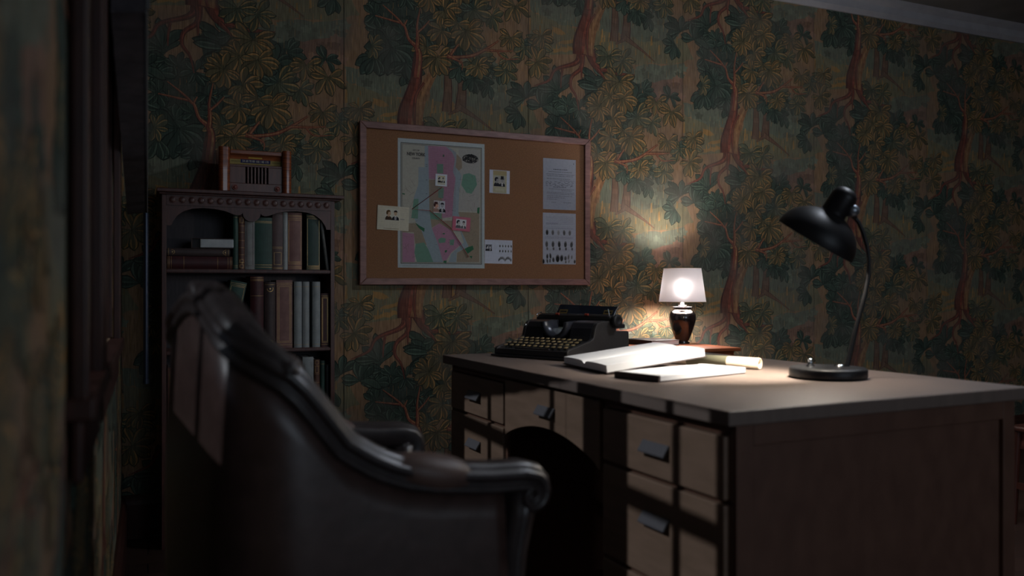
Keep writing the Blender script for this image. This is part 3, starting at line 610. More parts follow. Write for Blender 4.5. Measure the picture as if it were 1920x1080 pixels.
def profile_head(s, x, z, u, face, hair, coat, hat=False):
    """small side-view portrait; u = unit"""
    s.poly([(x-.45*u,z),(x+.45*u,z),(x+.34*u,z+.33*u),(x+.1*u,z+.5*u),(x-.22*u,z+.5*u),(x-.4*u,z+.3*u)], coat)
    s.rect(x-.15*u,x+.1*u,z+.4*u,z+.62*u, face)
    s.poly([(x-.22*u,z+.6*u),(x+.16*u,z+.56*u),(x+.24*u,z+.66*u),(x+.3*u,z+.78*u),(x+.22*u,z+.84*u),(x+.24*u,z+1.0*u),(x+.1*u,z+1.14*u),(x-.2*u,z+1.1*u)], face)
    s.poly([(x-.26*u,z+.62*u),(x-.12*u,z+.7*u),(x-.06*u,z+.96*u),(x+.2*u,z+1.02*u),(x+.14*u,z+1.18*u),(x-.1*u,z+1.22*u),(x-.3*u,z+1.08*u),(x-.34*u,z+.84*u)], hair)
    if hat: s.poly([(x-.4*u,z+1.0*u),(x+.34*u,z+1.0*u),(x+.2*u,z+1.08*u),(x+.18*u,z+1.3*u),(x-.26*u,z+1.3*u),(x-.28*u,z+1.08*u)], hair)
def front_head(s, x, z, u, face, hair, coat, hat=0):
    s.poly([(x-.46*u,z),(x+.46*u,z),(x+.4*u,z+.32*u),(x+.12*u,z+.5*u),(x-.12*u,z+.5*u),(x-.4*u,z+.32*u)], coat)
    s.poly([(x-.09*u,z+.05*u),(x+.09*u,z+.05*u),(x+.12*u,z+.5*u),(x-.12*u,z+.5*u)], rgb(206,206,206))
    s.poly([(x-.02*u,z+.05*u),(x+.02*u,z+.05*u),(x+.03*u,z+.4*u),(x-.03*u,z+.4*u)], coat)
    s.ell(x, z+.84*u, .2*u, .28*u, face)
    s.poly([(x-.22*u,z+.9*u),(x-.16*u,z+.98*u),(x+.16*u,z+.98*u),(x+.22*u,z+.9*u),(x+.22*u,z+1.08*u),(x+.1*u,z+1.2*u),(x-.1*u,z+1.2*u),(x-.22*u,z+1.08*u)], hair)
    for e in (-.08,.08): s.rect(x+e*u-.04*u, x+e*u+.04*u, z+.86*u, z+.9*u, hair)
    s.rect(x-.06*u,x+.06*u,z+.68*u,z+.705*u,hair)
    if hat: s.rect(x-.34*u,x+.34*u,z+1.04*u,z+1.1*u,hair); s.rect(x-.22*u,x+.22*u,z+1.1*u,z+1.45*u,hair)
def scribble(s, x0, x1, z, c, r, hgt=.0014, gap=.35):
    x = x0
    while x < x1:
        l = r.uniform(.003,.011)
        s.rect(x, min(x+l,x1), z-hgt/2, z+hgt/2, c); x += l + r.uniform(.0008,.0024)
MAP_PG=[('tan', [(0.0989, 0.2026), (0.1355, 0.1041), (0.0807, 0.1088), (0.0747, 0.1611), (0.0218, 0.1596), (0.0218, 0.2002)]), ('pap2', [(0.291, 0.554), (0.3952, 0.5549), (0.3952, 0.266), (0.291, 0.2681)]), ('wat', [(0.1263, 0.5576), (0.1429, 0.5587), (0.1465, 0.4387), (0.149, 0.2628), (0.1601, 0.181), (0.1878, 0.117), (0.2145, 0.0271), (0.1662, 0.0265), (0.1355, 0.1041), (0.108, 0.1795), (0.0838, 0.2079), (0.0747, 0.2309), (0.0747, 0.3183), (0.0959, 0.3775), (0.0971, 0.4581), (0.1263, 0.4598)]), ('pin', [(0.1429, 0.5575), (0.2282, 0.5604), (0.2595, 0.534), (0.2721, 0.5051), (0.2627, 0.4452), (0.2753, 0.4161), (0.2658, 0.3444), (0.2595, 0.2372), (0.2108, 0.2297), (0.2108, 0.3537), (0.222, 0.4074), (0.1465, 0.4064)]), ('tan', [(0.1465, 0.4035), (0.222, 0.4074), (0.2108, 0.3537), (0.2108, 0.2179), (0.2595, 0.2194), (0.2533, 0.1718), (0.1971, 0.2056), (0.1601, 0.1839), (0.149, 0.2628)]), ('pin', [(0.1601, 0.1821), (0.1971, 0.2056), (0.2533, 0.1747), (0.3069, 0.1136), (0.2533, 0.0709), (0.2251, 0.0273), (0.2126, 0.0348), (0.1878, 0.117)]), ('wat', [(0.2282, 0.5604), (0.2533, 0.5526), (0.2784, 0.5353), (0.2816, 0.4879), (0.291, 0.4527), (0.305, 0.4296), (0.2955, 0.3755), (0.2891, 0.268), (0.3037, 0.1732), (0.34, 0.1023), (0.2816, 0.0714), (0.2784, 0.0279), (0.2407, 0.0275), (0.2533, 0.065), (0.3164, 0.1198), (0.2942, 0.1848), (0.2595, 0.2432), (0.2671, 0.3444), (0.2753, 0.4161), (0.2627, 0.4452), (0.2721, 0.5051), (0.2595, 0.534)]), ('tan', [(0.2809, 0.5295), (0.305, 0.5072), (0.3081, 0.4656), (0.291, 0.4515), (0.2753, 0.4685), (0.2784, 0.4936)]), ('tan', [(0.291, 0.2609), (0.3933, 0.2599), (0.3933, 0.0294), (0.2809, 0.028), (0.2835, 0.0714), (0.34, 0.1023), (0.305, 0.1732)]), ('pin', [(0.0218, 0.1596), (0.0759, 0.1541), (0.0795, 0.0255), (0.0218, 0.0248)]), ('grn', [(0.3132, 0.4361), (0.3419, 0.4436), (0.3739, 0.4334), (0.3823, 0.3917), (0.3547, 0.3484), (0.3291, 0.352), (0.3037, 0.3878)]), ('grn', [(0.1847, 0.4774), (0.2158, 0.4792), (0.2158, 0.4355), (0.1847, 0.4349)]), ('grn', [(0.1909, 0.3705), (0.2189, 0.3688), (0.2158, 0.3214), (0.1909, 0.3233)]), ('grn', [(0.0747, 0.3124), (0.0971, 0.3134), (0.0941, 0.2228), (0.0626, 0.2247)]), ('grn', [(0.0838, 0.1089), (0.1233, 0.1155), (0.1429, 0.0867), (0.1675, 0.0266), (0.0898, 0.0256), (0.0777, 0.068)]), ('grn', [(0.1909, 0.1318), (0.2064, 0.1398), (0.2282, 0.1368), (0.2251, 0.1178), (0.194, 0.1141)]), ('grn', [(0.247, 0.1301), (0.2702, 0.1336), (0.2658, 0.1056), (0.247, 0.1064)]), ('grn', [(0.1508, 0.257), (0.2064, 0.252), (0.2064, 0.2224), (0.1539, 0.2231)]), ('bgr', [(0.0807, 0.2049), (0.105, 0.1899), (0.1263, 0.18), (0.1233, 0.1635), (0.0989, 0.1804)]), ('bgr', [(0.3196, 0.09), (0.3387, 0.0993), (0.3611, 0.1057), (0.3656, 0.089), (0.3355, 0.0675)]), ('bgr', [(0.3438, 0.0575), (0.3585, 0.0577), (0.3547, 0.0445)]), ('bgr', [(0.3836, 0.2836), (0.3959, 0.287), (0.3933, 0.2557), (0.3823, 0.2595)]), ('bgr', [(0.2133, 0.5222), (0.2207, 0.5227), (0.2207, 0.5126), (0.2133, 0.5121)]), ('bgr', [(0.0206, 0.3362), (0.0326, 0.335), (0.0326, 0.3298), (0.0206, 0.331)]), ('bgr', [(0.217, 0.0337), (0.2326, 0.0351), (0.2301, 0.022), (0.2158, 0.0242)]), ('bgr', [(0.2126, 0.16), (0.2232, 0.1615), (0.2232, 0.1556), (0.2126, 0.1553)]), ('bgr', [(0.2232, 0.0811), (0.2345, 0.0836), (0.232, 0.0735), (0.2232, 0.0704)])]

r = random.Random(5)
MC = dict(pap2=rgb(158,156,150), wat=rgb(138,152,158), pin=rgb(164,122,142), tan=rgb(142,130,112), grn=rgb(104,140,122), bgr=rgb(54,104,76))
s = Sheet(.420,.584,rgb(170,180,182))
s.rect(.013,.407,.018,.566,rgb(96,98,94)); s.rect(.0165,.4035,.0215,.5625,rgb(160,160,150)); s.rect(.0195,.4005,.0245,.5595,rgb(110,110,104)); s.rect(.0215,.3985,.0265,.5575,rgb(166,164,152))
for c, p in MAP_PG: s.poly(p, MC[c])
ln = rgb(120,116,110)
for k in range(26): s.line((.150+.005*k,.55-.0*k),(.154+.0048*k,.26),.0006,rgb(118,88,104) if k > 0 else ln)
for k in range(30): s.line((.152,.53-.0085*k),(.275,.528-.0085*k),.0005,rgb(124,96,106))
for k in range(60):
    x = r.choice((r.uniform(.025,.09), r.uniform(.29,.39))); z = r.uniform(.04,.42); a = r.uniform(0,PI); l = r.uniform(.01,.04)
    s.line((x,z),(min(max(x+l*math.cos(a),.024),.395),z+l*math.sin(a)),.0008,rgb(104,100,92))
for k in range(40): x = r.uniform(.17,.27); z = r.uniform(.05,.5); s.rect(x,x+r.uniform(.002,.006),z,z+.0012,rgb(60,56,60))
for x,z in ((.135,.462),(.135,.47),(.135,.40),(.135,.337)): s.rect(x-.004,x+.004,z,z+.0016,rgb(60,60,60))
ex, ez = .348, .511
s.ell(ex,ez,.040,.0215,rgb(64,62,62),24)
for k in range(46):
    a = r.uniform(0,2*PI); q = r.uniform(.2,1.0); s.ell(ex+.04*q*math.cos(a), ez+.021*q*math.sin(a), r.uniform(.002,.007), r.uniform(.002,.005), r.choice((rgb(30,30,32),rgb(120,118,112),rgb(90,88,86),rgb(40,40,42))), 8, r.uniform(0,3))
s.poly([(ex-.02,ez+.012),(ex-.006,ez+.022),(ex,ez+.017),(ex+.006,ez+.024),(ex+.02,ez+.012),(ex,ez+.006)], rgb(36,36,38))
s.rect(.02,.10,.0075,.0085,rgb(90,92,94)); s.rect(.11,.15,.0075,.0085,rgb(90,92,94)); s.rect(.03,.27,.0125,.0128,rgb(90,92,94))
for k in range(2): s.rect(.024+.03*k,.13,.438-.012*k,.4384-.012*k,rgb(140,138,130))
mp = s.done('street_map', 'coloured street map with pink districts and pale rivers on the cork board', 'map', 1.031, 1.092, 3.6472)
tm = mat('map_print', rgb(52,50,50), .8)
text('NEW YORK', .0205, 'map_title', tm, mp, Matrix.Translation((.085,-.0012,.515)) @ FX, sx=.80).data.name = 'map_title'
text('CITY OF', .0085, 'map_heading', tm, mp, Matrix.Translation((.085,-.0012,.533)) @ FX)
text('COUNTY', .009, 'map_subheading', tm, mp, Matrix.Translation((.085,-.0012,.4965)) @ FX)

sk, sk2 = rgb(176,172,168), rgb(196,150,130)
s = Sheet(.056,.055,rgb(200,206,214)); s.rect(.010,.047,.006,.048,rgb(196,192,168)); profile_head(s,.020,.016,.020,sk,K_,K_); front_head(s,.037,.016,.020,sk,K_,K_); s.rect(.013,.045,.009,.011,G2); s.rect(.013,.045,.043,.045,rgb(170,150,90))
s.done('photograph', 'small white photo card of two heads near the top of the street map', 'photograph', 1.207, 1.469, 3.6435, math.radians(-1.5))
s = Sheet(.104,.110,rgb(188,194,208)); s.rect(.018,.088,.002,.108,rgb(172,166,138)); s.rect(.018,.088,.086,.106,rgb(164,150,112))
s.rect(.026,.08,.032,.082,rgb(160,158,150)); profile_head(s,.038,.033,.036,rgb(140,140,140),K_,K_); front_head(s,.065,.033,.034,rgb(150,150,150),K_,K_,1); s.rect(.03,.076,.012,.024,rgb(180,176,150))
s.done('photograph', 'white-edged photo of a woman in profile beside a man in a top hat', 'photograph', 1.475, 1.449, 3.6465, math.radians(-.8))
s = Sheet(.146,.108,rgb(196,192,172)); 
for k in range(11): s.rect(.004,.142,.008+.009*k,.0084+.009*k,rgb(170,166,146))
s.rect(.100,.103,.0,.108,rgb(208,204,186)); s.rect(.034,.100,.044,.098,rgb(202,200,184)); profile_head(s,.052,.045,.037,rgb(190,158,130),rgb(92,70,40),rgb(70,54,42)); front_head(s,.083,.045,.037,rgb(196,170,140),rgb(54,40,34),rgb(34,34,42)); s.rect(.105,.125,.05,.052,G1); s.rect(.03,.1,.006,.0075,rgb(120,100,60))
s.done('photograph', 'cream lined index card with two portraits, over the left edge of the street map', 'index card', .934, 1.262, 3.6435, math.radians(2.2*-1+0))
s = Sheet(.026,.056,rgb(196,190,190)); profile_head(s,.012,.004,.036,sk2,rgb(70,40,36),rgb(150,120,110),True)
s.done('photograph', 'narrow photo of a rosy profile in a cap, left of a pair on the map', 'photograph', 1.199, 1.345, 3.6435, math.radians(-1))
s = Sheet(.026,.056,rgb(186,190,198)); front_head(s,.013,.004,.037,rgb(166,166,170),K_,K_)
s.done('photograph', 'narrow black-and-white photo of a man facing forward, right of a pair on the map', 'photograph', 1.227, 1.344, 3.6435, math.radians(-1))
s = Sheet(.088,.065,rgb(184,104,122)); s.rect(.017,.068,.011,.054,rgb(200,202,204)); profile_head(s,.030,.012,.031,sk,K_,rgb(90,90,94)); front_head(s,.055,.012,.029,sk,K_,rgb(80,80,84),0); s.rect(.0425,.0435,.011,.054,rgb(206,208,210))
s.done('photograph', 'pink card with two black-and-white portraits pinned over the lower map', 'photograph', 1.288, 1.268, 3.6435, math.radians(-4))
def fprint(s, x, z, rx, rz, dark, rr):
    s.ell(x,z,rx,rz,rgb(*[int(dark+(190-dark)*.45)]*3),14,rr.uniform(-.2,.2)); s.ell(x,z-rz*.12,rx*.72,rz*.74,rgb(dark,dark,dark),12)
s = Sheet(.141,.112,rgb(190,196,208)); rr = random.Random(9)
s.rect(.004,.036,.058,.090,rgb(120,122,128)); profile_head(s,.012,.060,.021,rgb(190,190,190),K_,K_); front_head(s,.027,.060,.021,rgb(190,190,190),K_,K_)
for k in range(5):
    fprint(s,.077+.0145*k,.084,.004,.0065,rr.randint(50,110),rr); fprint(s,.077+.0145*k,.060,.004,.0065,rr.randint(60,120),rr)
for k in range(11): fprint(s,.072+.0062*k,.018+.010*abs(math.sin(k*.62)),.0028,.008,rr.randint(40,90),rr)
for z in (.098,.07,.047,.1035): scribble(s,.068,.136,z,G2,rr,.0006)
for k in range(4): s.rect(.045,.062,.066+.006*k,.0666+.006*k,G2)
s.done('fingerprint_card', 'white card with two portraits and rows of small fingerprints below the top-hat photo', 'fingerprint card', 1.452, 1.116, 3.6475, math.radians(-.6))
s = Sheet(.179,.248,rgb(150,154,164)); rr = random.Random(11)
scribble(s,.055,.135,.196,K_,rr,.0028)
for z, a, b in ((.184,.03,.16),(.172,.015,.17),(.164,.02,.165),(.150,.02,.15),(.142,.09,.17)): scribble(s,a,b,z,rgb(72,74,80),rr,.0018)
for k in range(4):
    x = .014
    while x < .16:
        l = rr.uniform(.006,.016); s.line((x,.134-.006*k+rr.uniform(-.002,.002)),(x+l,.134-.006*k+rr.uniform(-.003,.003)),.0016,rgb(60,60,66)); x += l+rr.uniform(0,.02)
scribble(s,.055,.125,.110,K_,rr,.0024)
for z, a, b in ((.100,.03,.17),(.093,.10,.16),(.083,.02,.17),(.076,.02,.17),(.066,.02,.16),(.058,.02,.12),(.050,.02,.075),(.035,.045,.07),(.035,.11,.155)): scribble(s,a,b,z,rgb(78,80,86),rr,.0016)
s.rect(.165,.168,.225,.230,K_)
s.done('document', 'grey typed sheet with handwriting, above the fingerprint form on the board', 'document', 1.756, 1.383, 3.6465)
s = Sheet(.180,.250,rgb(162,166,176)); rr = random.Random(12)
scribble(s,.075,.105,.246,G1,rr,.001)
s.rect(.006,.0065,.1,.24,G1); s.rect(.0845,.085,.192,.235,G1); s.rect(.006,.174,.184,.1845,G1)
for k in range(5): scribble(s,.018,.08,.232-.007*k,G1,rr,.0009)
for k in range(3): s.rect(.016,.082,.2-.003*k,.2012-.003*k,rgb(110,112,120))
for k in range(7): scribble(s,.09,.165,.232-.006*k,G1,rr,.0010)
for z in (.177,.173,.135,.131,.127): scribble(s,.01,.165,z,G1,rr,.0012)
dk = [40,90,130,80,100]
for k in range(5): fprint(s,.022+.031*k,.155,.008,.014,dk[k],rr)
dk = [80,70,40,60,70]
for k in range(5):
    fprint(s,.020+.034*k,.098,.0085,.016,dk[k],rr); fprint(s,.023+.034*k,.076,.006,.009,dk[k]+20,rr); s.rect(.036+.034*k,.0363+.034*k,.066,.122,G1)
for z in (.065,.071,.123,.141): s.rect(.006,.174,z,z+.0005,G1)
for x, z, a, b, d in ((.003,.014,.006,.012,30),(.023,.038,.006,.013,50),(.023,.016,.005,.012,70),(.04,.04,.006,.015,50),(.038,.018,.005,.012,80),(.056,.022,.007,.013,60),(.079,.028,.011,.019,20),(.101,.03,.01,.017,40),(.122,.03,.008,.012,80),(.124,.012,.005,.008,90),(.139,.036,.006,.014,100),(.141,.015,.004,.01,110),(.157,.036,.005,.012,110),(.173,.014,.006,.01,60)): fprint(s,x,z,a,b,d,rr)
s.done('document', 'grey form covered with large inked fingerprints, below the typed sheet', 'document', 1.755, 1.116, 3.6465)
# red thread
pts = [(1.235,1.460),(1.097,1.358),(1.180,1.353),(1.280,1.278),(1.367,1.147)]
th = thing('red_thread', 'dark red thread zigzagging across the street map', 'thread', (1.18,3.6405,1.353))
MB().tube([(x-1.18, 0, z-1.353) for x, z in pts], .0013, 8).build('thread', Mt['red'], th)
for x, z in pts:
    M = Matrix.Translation((x-1.18, .0058, z-1.353)) @ Matrix.Rotation(PI/2, 4, 'X')
    MB().lathe([(.0006,-.0005),(.0006,.004),(.0016,.0045),(.0022,.006),(.0018,.0078),(0,.0085)], M, 12).build('pin', Mt['red'], th)

# ------------------------------------------------------------------ desk
DZ = .76
da = math.atan(.0403)
dk = thing('desk', 'brown wooden twin-pedestal desk with grey metal pulls and arched middle drawer', 'desk', (1.033,1.3145,0), (0,0,da))
DM = Matrix.Translation((1.033,1.3145,0)) @ Matrix.Rotation(da, 4, 'Z')     # desk space -> world
MB().box(0,.93,0,1.536,DZ-.030,DZ).build('tabletop', Mt['desktop'], dk, bevel=.003)
m = MB(); m.box(.035,.895,.03,1.506,DZ-.045,DZ-.030); m.build('apron', Mt['desk'], dk)
FXX = .030   # carcass front
for y0, y1 in ((.026,.498),(1.058,1.508)):
    m = MB()
    m.box(.04,.88,y0+.02,y1-.02,.07,DZ-.045)
    m.box(FXX,.04,y0,y0+.018,.05,DZ-.045); m.box(FXX,.04,y1-.018,y1,.05,DZ-.045)
    for z in (.05,.335,.566,.706): m.box(FXX,.04,y0,y1,z,z+.010)
    m.box(.05,.87,y0+.03,y1-.03,0,.07)
    m.build('pedestal', Mt['desk'], dk, bevel=.0015)
m = MB(); m.box(.86,.875,.49,1.066,.1,DZ-.045); m.build('back_panel', Mt['desk'], dk)
# framed end panels
for y, sg in ((.026,-1),(1.508,1)):
    m = MB(); a, b = sorted((y, y+sg*.012)); c_, d_ = sorted((y-sg*.02, y+sg*.001))
    m.box(.031,.075,a,b,.0,DZ-.030); m.box(.850,.893,a,b,.0,DZ-.030); m.box(.075,.850,a,b,DZ-.075,DZ-.030); m.box(.075,.850,a,b,.06,.12)
    m.box(.04,.88,c_,d_,.07,DZ-.045)
    m.build('end_panel', Mt['desk'], dk, bevel=.002)
def pull(parent, y, z):
    # flared flat metal pull: slanting plate on a thin back
    p = [(0,.012),(-.004,.014),(-.019,-.009),(-.0185,-.0125),(-.014,-.012),(-.003,.006),(0,.004)]
    MB().prism(p, -.048, .048, lambda p_,q,a: (p_, a+y, q+z)).build('pull', Mt['pull'], parent, bevel=.0008)
def drawer(y0, y1, z0, z1, arch=False):
    if not arch:
        o = MB().box(.018,.037,y0,y1,z0,z1).build('drawer', Mt['drawer'], dk, bevel=.004, seg=3)
        pull(o, (y0+y1)/2, z1-.062 if z1-z0 < .15 else z1-.085)
        o.children[0].location.x = .018
    else:
        n = 24; pts = [(y0,z1)]
        for i in range(n+1):
            t = i/n; pts.append((y0+(y1-y0)*t, z0+.062*math.sin(PI*t)**.75))
        pts.append((y1,z1))
        o = MB().prism(pts, .018,.037, lambda p,q,a: (a,p,q)).build('drawer', Mt['drawer'], dk, bevel=.002)
        pull(o, (y0+y1)/2, z1-.062); o.children[0].location.x = .018
    return o
for y0, y1 in ((.030,.494),(1.062,1.504)):
    drawer(y0+.006,y1-.006,.576,.704); drawer(y0+.006,y1-.006,.345,.566); drawer(y0+.006,y1-.006,.066,.335)
drawer(.504,1.052,.545,.718,True)

# ------------------------------------------------------------------ typewriter
ta = math.atan2(-.29,.145)     # direction of its width (left -> right as the typist sees it)
tw = thing('typewriter', 'black portable typewriter with cream-topped keys at the far end of the desk', 'typewriter', (1.112,2.712,DZ), (0,0,ta)); tw.scale = (1,1.19,1)
W_ = .318
body = [(.004,.010),(.004,.030),(.012,.036),(.118,.060),(.132,.068),(.140,.098),(.152,.118),(.172,.124),(.250,.124),(.252,.088),(.315,.085),(.322,.078),(.322,.010)]
MB().box(-.006,W_+.006,-.006,.328,.003,.010).build('base_plate', Mt['enamel'], tw, bevel=.002)
for x0, x1 in ((0,.014),(W_-.014,W_)):
    MB().prism(body, x0, x1, lambda p,q,a: (a,p,q)).build('side_cheek', Mt['crinkle'], tw, bevel=.003)
m = MB(); m.box(.014,W_-.014,.004,.016,.010,.030); m.box(.014,W_-.014,.016,.128,.010,.022); m.build('front_rail', Mt['enamel'], tw, bevel=.003)
# top shell with the type-basket well
m = MB(); n = 20
shell = [(.130,.045),(.134,.072),(.142,.100),(.154,.119),(.174,.125),(.215,.125),(.215,.045)]
def sh(x0, x1): m.prism(shell, x0, x1, lambda p,q,a: (a,p,q), 0, None)
sh(.014,.098); sh(.212,W_-.014)
m.prism([(.160,.045),(.160,.060),(.215,.075),(.215,.045)], .098, .212, lambda p,q,a: (a,p,q))
m.build('top_shell', Mt['enamel'], tw, bevel=.004, seg=3)
# curved rim around the well
R = .057; vs = []; fs = []
for i in range(n+1):
    a = PI + PI*i/n
    cx, cz = .155, .120
    ex_, ez_ = cx+R*math.cos(a), cz+.062*math.sin(a)
    ix, iz = cx+(R-.016)*math.cos(a), cz+.046*math.sin(a)
    vs += [(ex_,.131+.1*max(0,(ez_-.1)),ez_),(ex_+.0,.122,ez_),(ix,.122+.004,iz),(ix,.185,iz+.004),(ex_,.19,ez_)]
for i in range(n):
    for k in range(5):
        l = (k+1) % 5; fs.append((i*5+k,i*5+l,(i+1)*5+l,(i+1)*5+k))
MB().add(vs,fs,0,None,True).build('type_basket', mat('basket_enamel', rgb(60,62,70), .3, .3), tw)
m = MB()
for i in range(21):
    a = math.radians(-60+6*i); m.tube([(.155+.036*math.sin(a),.150,.112-.036*math.cos(a)),(.155+.020*math.sin(a),.20,.1-.01*math.cos(a))], .0009, 5)
m.build('type_bars', Mt['steel'], tw)
# keys
kc = MB().lathe([(.0066,0),(.0072,.0012),(.0072,.0026),(.0058,.0032),(0,.0030)], n=16).build('key', [Mt['keycap']], tw)
stem_me = None
first = True
rows = [(.030,.040,11,.028),(.054,.047,12,.020),(.078,.054,12,.026),(.102,.061,12,.032)]
for ri, (y, z, nk, xo) in enumerate(rows):
    for k in range(nk):
        x = xo + (W_-2*xo)*k/(nk-1)
        o = kc if first else kc.copy()
        if not first: COL.objects.link(o); o.parent = tw
        first = False
        o.location = (x, y, z); o.rotation_euler = (math.radians(12), 0, 0)
m = MB()
for ri, (y, z, nk, xo) in enumerate(rows):
    for k in range(nk):
        x = xo + (W_-2*xo)*k/(nk-1); m.box(x-.001,x+.001,y-.001,y+.03,z-.012,z-.004)
m.build('key_levers', Mt['rubber'], tw)
MB().box(.085,.235,.012,.020,.026,.036).build('space_bar', Mt['enamel'], tw, bevel=.003)
# carriage
MB().tube([(-.004,.232,.125),(W_+.004,.232,.125)], .0175, 24).build('platen', Mt['rubber'], tw)
m = MB(); m.box(.0,W_,.246,.300,.095,.112); m.build('carriage', Mt['enamel'], tw, bevel=.003)
for x, l in ((W_+.004,1),(-.004,-1)):
    M = Matrix.Translation((x,.232,.125)) @ Matrix.Rotation(l*PI/2, 4, 'Y')
    kb = MB().lathe([(.006,0),(.006,.006),(.021,.007),(.0225,.010),(.0225,.018),(.020,.021),(.010,.022),(.009,.0205),(0,.0205)] if l > 0 else [(.006,0),(.006,.004),(.010,.005),(.010,.010),(0,.011)], M, 28).build('platen_knob', Mt['rubber'], tw)
# paper table, leaning back
A_ = math.radians(28)
def pt(x, u, d): return (x, .262+u*math.sin(A_)+d*math.cos(A_), .120+u*math.cos(A_)-d*math.sin(A_))
m = MB(); vs = [pt(.028,-.005,0),pt(.290,-.005,0),pt(.296,.060,0),pt(.034,.066,0),pt(.028,-.005,.003),pt(.290,-.005,.003),pt(.296,.060,.003),pt(.034,.066,.003)]
m.add(vs, [(0,1,2,3),(7,6,5,4),(0,4,5,1),(1,5,6,2),(2,6,7,3),(3,7,4,0)])
pb = m.build('paper_table', mat('blue_black_enamel', rgb(34,40,52), .18, .2, .6, .5), tw, bevel=.001)
for xc in (.062,.262):
    m = MB(); x0, x1, u0, u1 = xc-.019, xc+.019, .028, .044
    m.add([pt(x0,u0,-.001),pt(x1,u0,-.001),pt(x1,u1,-.001),pt(x0,u1,-.001)], [(0,1,2,3)])
    q = MB()
    q.add([pt(x0+.004,u0+.005,-.0014),pt(x1-.004,u0+.005,-.0014),pt(x1-.004,u1-.005,-.0014),pt(x0+.004,u1-.005,-.0014)], [(0,1,2,3)])
    b_ = m.build('brass_plate', Mt['brass'], tw); q.build('plate_slot', Mt['dark'], b_)
MB().tube([(.010,.222,.1445),(.308,.222,.1445)], .0018, 8).build('paper_bail', Mt['steel'], tw)
for x in (.085,.215): MB().tube([(x-.007,.222,.1445),(x+.007,.222,.1445)], .0042, 12).build('bail_roller', Mt['redrub'], tw)
MB().tube([(.012,.222,.1445),(.006,.226,.150),(-.006,.215,.142),(.002,.21,.132)], .0025, 8).build('line_lever', Mt['steel'], tw)
MB().tube([(W_-.002,.236,.135),(W_+.002,.246,.160),(W_+.010,.25,.176)], .0018, 8).build('release_lever', Mt['steel'], tw)
MB().tube([(W_-.008,.226,.140),(W_-.012,.222,.166)], .0018, 8).build('release_lever', Mt['steel'], tw)
M = Matrix.Translation((.016,.135,.105)) @ Matrix.Rotation(math.radians(75), 4, 'X')
MB().lathe([(.006,0),(.006,.003),(.004,.0045),(0,.005)], M, 16).build('screw_head', Mt['steel'], tw)
for x in (.03,W_-.03):
    for y in (.03,.30): MB().lathe([(.009,0),(.009,.004)], Matrix.Translation((x,y,0)), 14).build('rubber_foot', Mt['rubber'], tw)

# ------------------------------------------------------------------ papers and books on the desk
def frame2(o, ax, ay):
    """matrix with origin o, x axis along ax and y axis near ay"""
    x = Vector(ax).normalized(); z = x.cross(Vector(ay)).normalized(); y = z.cross(x)
    M = Matrix.Identity(4)
    for i, v in enumerate((x, y, z)):
        for j in range(3): M[j][i] = v[j]
    M.translation = Vector(o); return M
t = thing('open_book', 'thick open book with blank white pages propped on the rolled newspaper', 'book')
t.matrix_world = frame2((1.166,2.012,DZ+.0035), (.319,-.018,.0375), (0,.3,0))
Wb, Lb = .145, .318
for k, y0 in enumerate((0, Wb)):
    n = 12; pts = []
    for i in range(n+1):
        u = i/n; pts.append((y0+Wb*u, .0225 - (.009*max(0,(u-.86)/.14)**1.6 if k == 0 else .009*max(0,(.14-u)/.14)**1.6) + .0015*math.sin(PI*u)))
    pts += [(y0+Wb, .0025), (y0, .0025)]
    MB().prism(pts, 0, Lb, lambda p,q,a: (a,p,q)).build('page_block', Mt['white'], t)
m = MB(); m.box(-.004,Lb+.004,-.004,2*Wb+.004,-.001,.0022); m.build('cover', Mt['dkbrown'], t, bevel=.0008)
t = thing('notebook', 'flat white-paged notebook with a dark spine lying nearest the desk lamp', 'book')
t.matrix_world = frame2((1.188,1.787,DZ+.0006), (.36,.098,0), (-.028,.12,0))
MB().box(0,.362,0,.155,.0,.002).build('cover', Mt['dkbrown'], t)
MB().box(.004,.362,.001,.154,.0021,.0165).build('page_block', Mt['white'], t, bevel=.0015)
MB().box(-.004,.0035,0,.155,.0,.0172).build('spine', Mt['dkbrown'], t, bevel=.001)
t = thing('rolled_newspaper', 'cream rolled newspaper with an olive paper band on the desk', 'newspaper')
t.matrix_world = frame2((1.646,1.952,DZ+.0178), (-.43,.90,0), (0,0,1))
def roll(x0, x1, r0, turns=3, ph=0):
    m = MB(); n = 26*turns; outer = []; 
    for i in range(n+1):
        a = ph + 2*PI*turns*i/n; r = r0*(1-.22*(1-i/n)*turns/3) 
        outer.append((r*math.cos(a), r*math.sin(a)))
    th = .0009
    vs = []; fs = []
    for i, (y, z) in enumerate(outer):
        l = math.hypot(y,z); k = (l-th)/l
        vs += [(x0,y,z),(x1,y,z),(x1,y*k,z*k),(x0,y*k,z*k)]
    for i in range(n):
        a = i*4; b = a+4
        for k in range(4): l = (k+1) % 4; fs.append((a+k,b+k,b+l,a+l))
    m.add(vs, fs, 0, None, True); return m
roll(0,.36,.0170).build('paper_roll', Mt['cream'], t)
m = MB(); m.lathe([(.0176,.10),(.0176,.235),(.0172,.235),(.0172,.10),(.0176,.10)], Matrix.Rotation(PI/2,4,'Y'), 36, caps=False); m.build('paper_band', Mt['olive'], t)

# ------------------------------------------------------------------ desk lamp
LB = Vector((1.666,1.706,DZ))
dl = thing('desk_lamp', 'black dome-shaded desk lamp with bent arm and round base, switched on', 'lamp', LB)
CR = Vector((.9164,-.400,0)); CF = Vector((.400,.9164,0))     # across and away, the lamp's own arm plane
def lp(r, h, f=0): return CR*(r-.844) + CF*f + Vector((0,0,h-DZ))
MB().lathe([(.090,0),(.098,.002),(.0995,.008),(.0995,.024),(.096,.028),(.06,.0305),(0,.031)], n=64).build('base', Mt['lampblack'], dl)
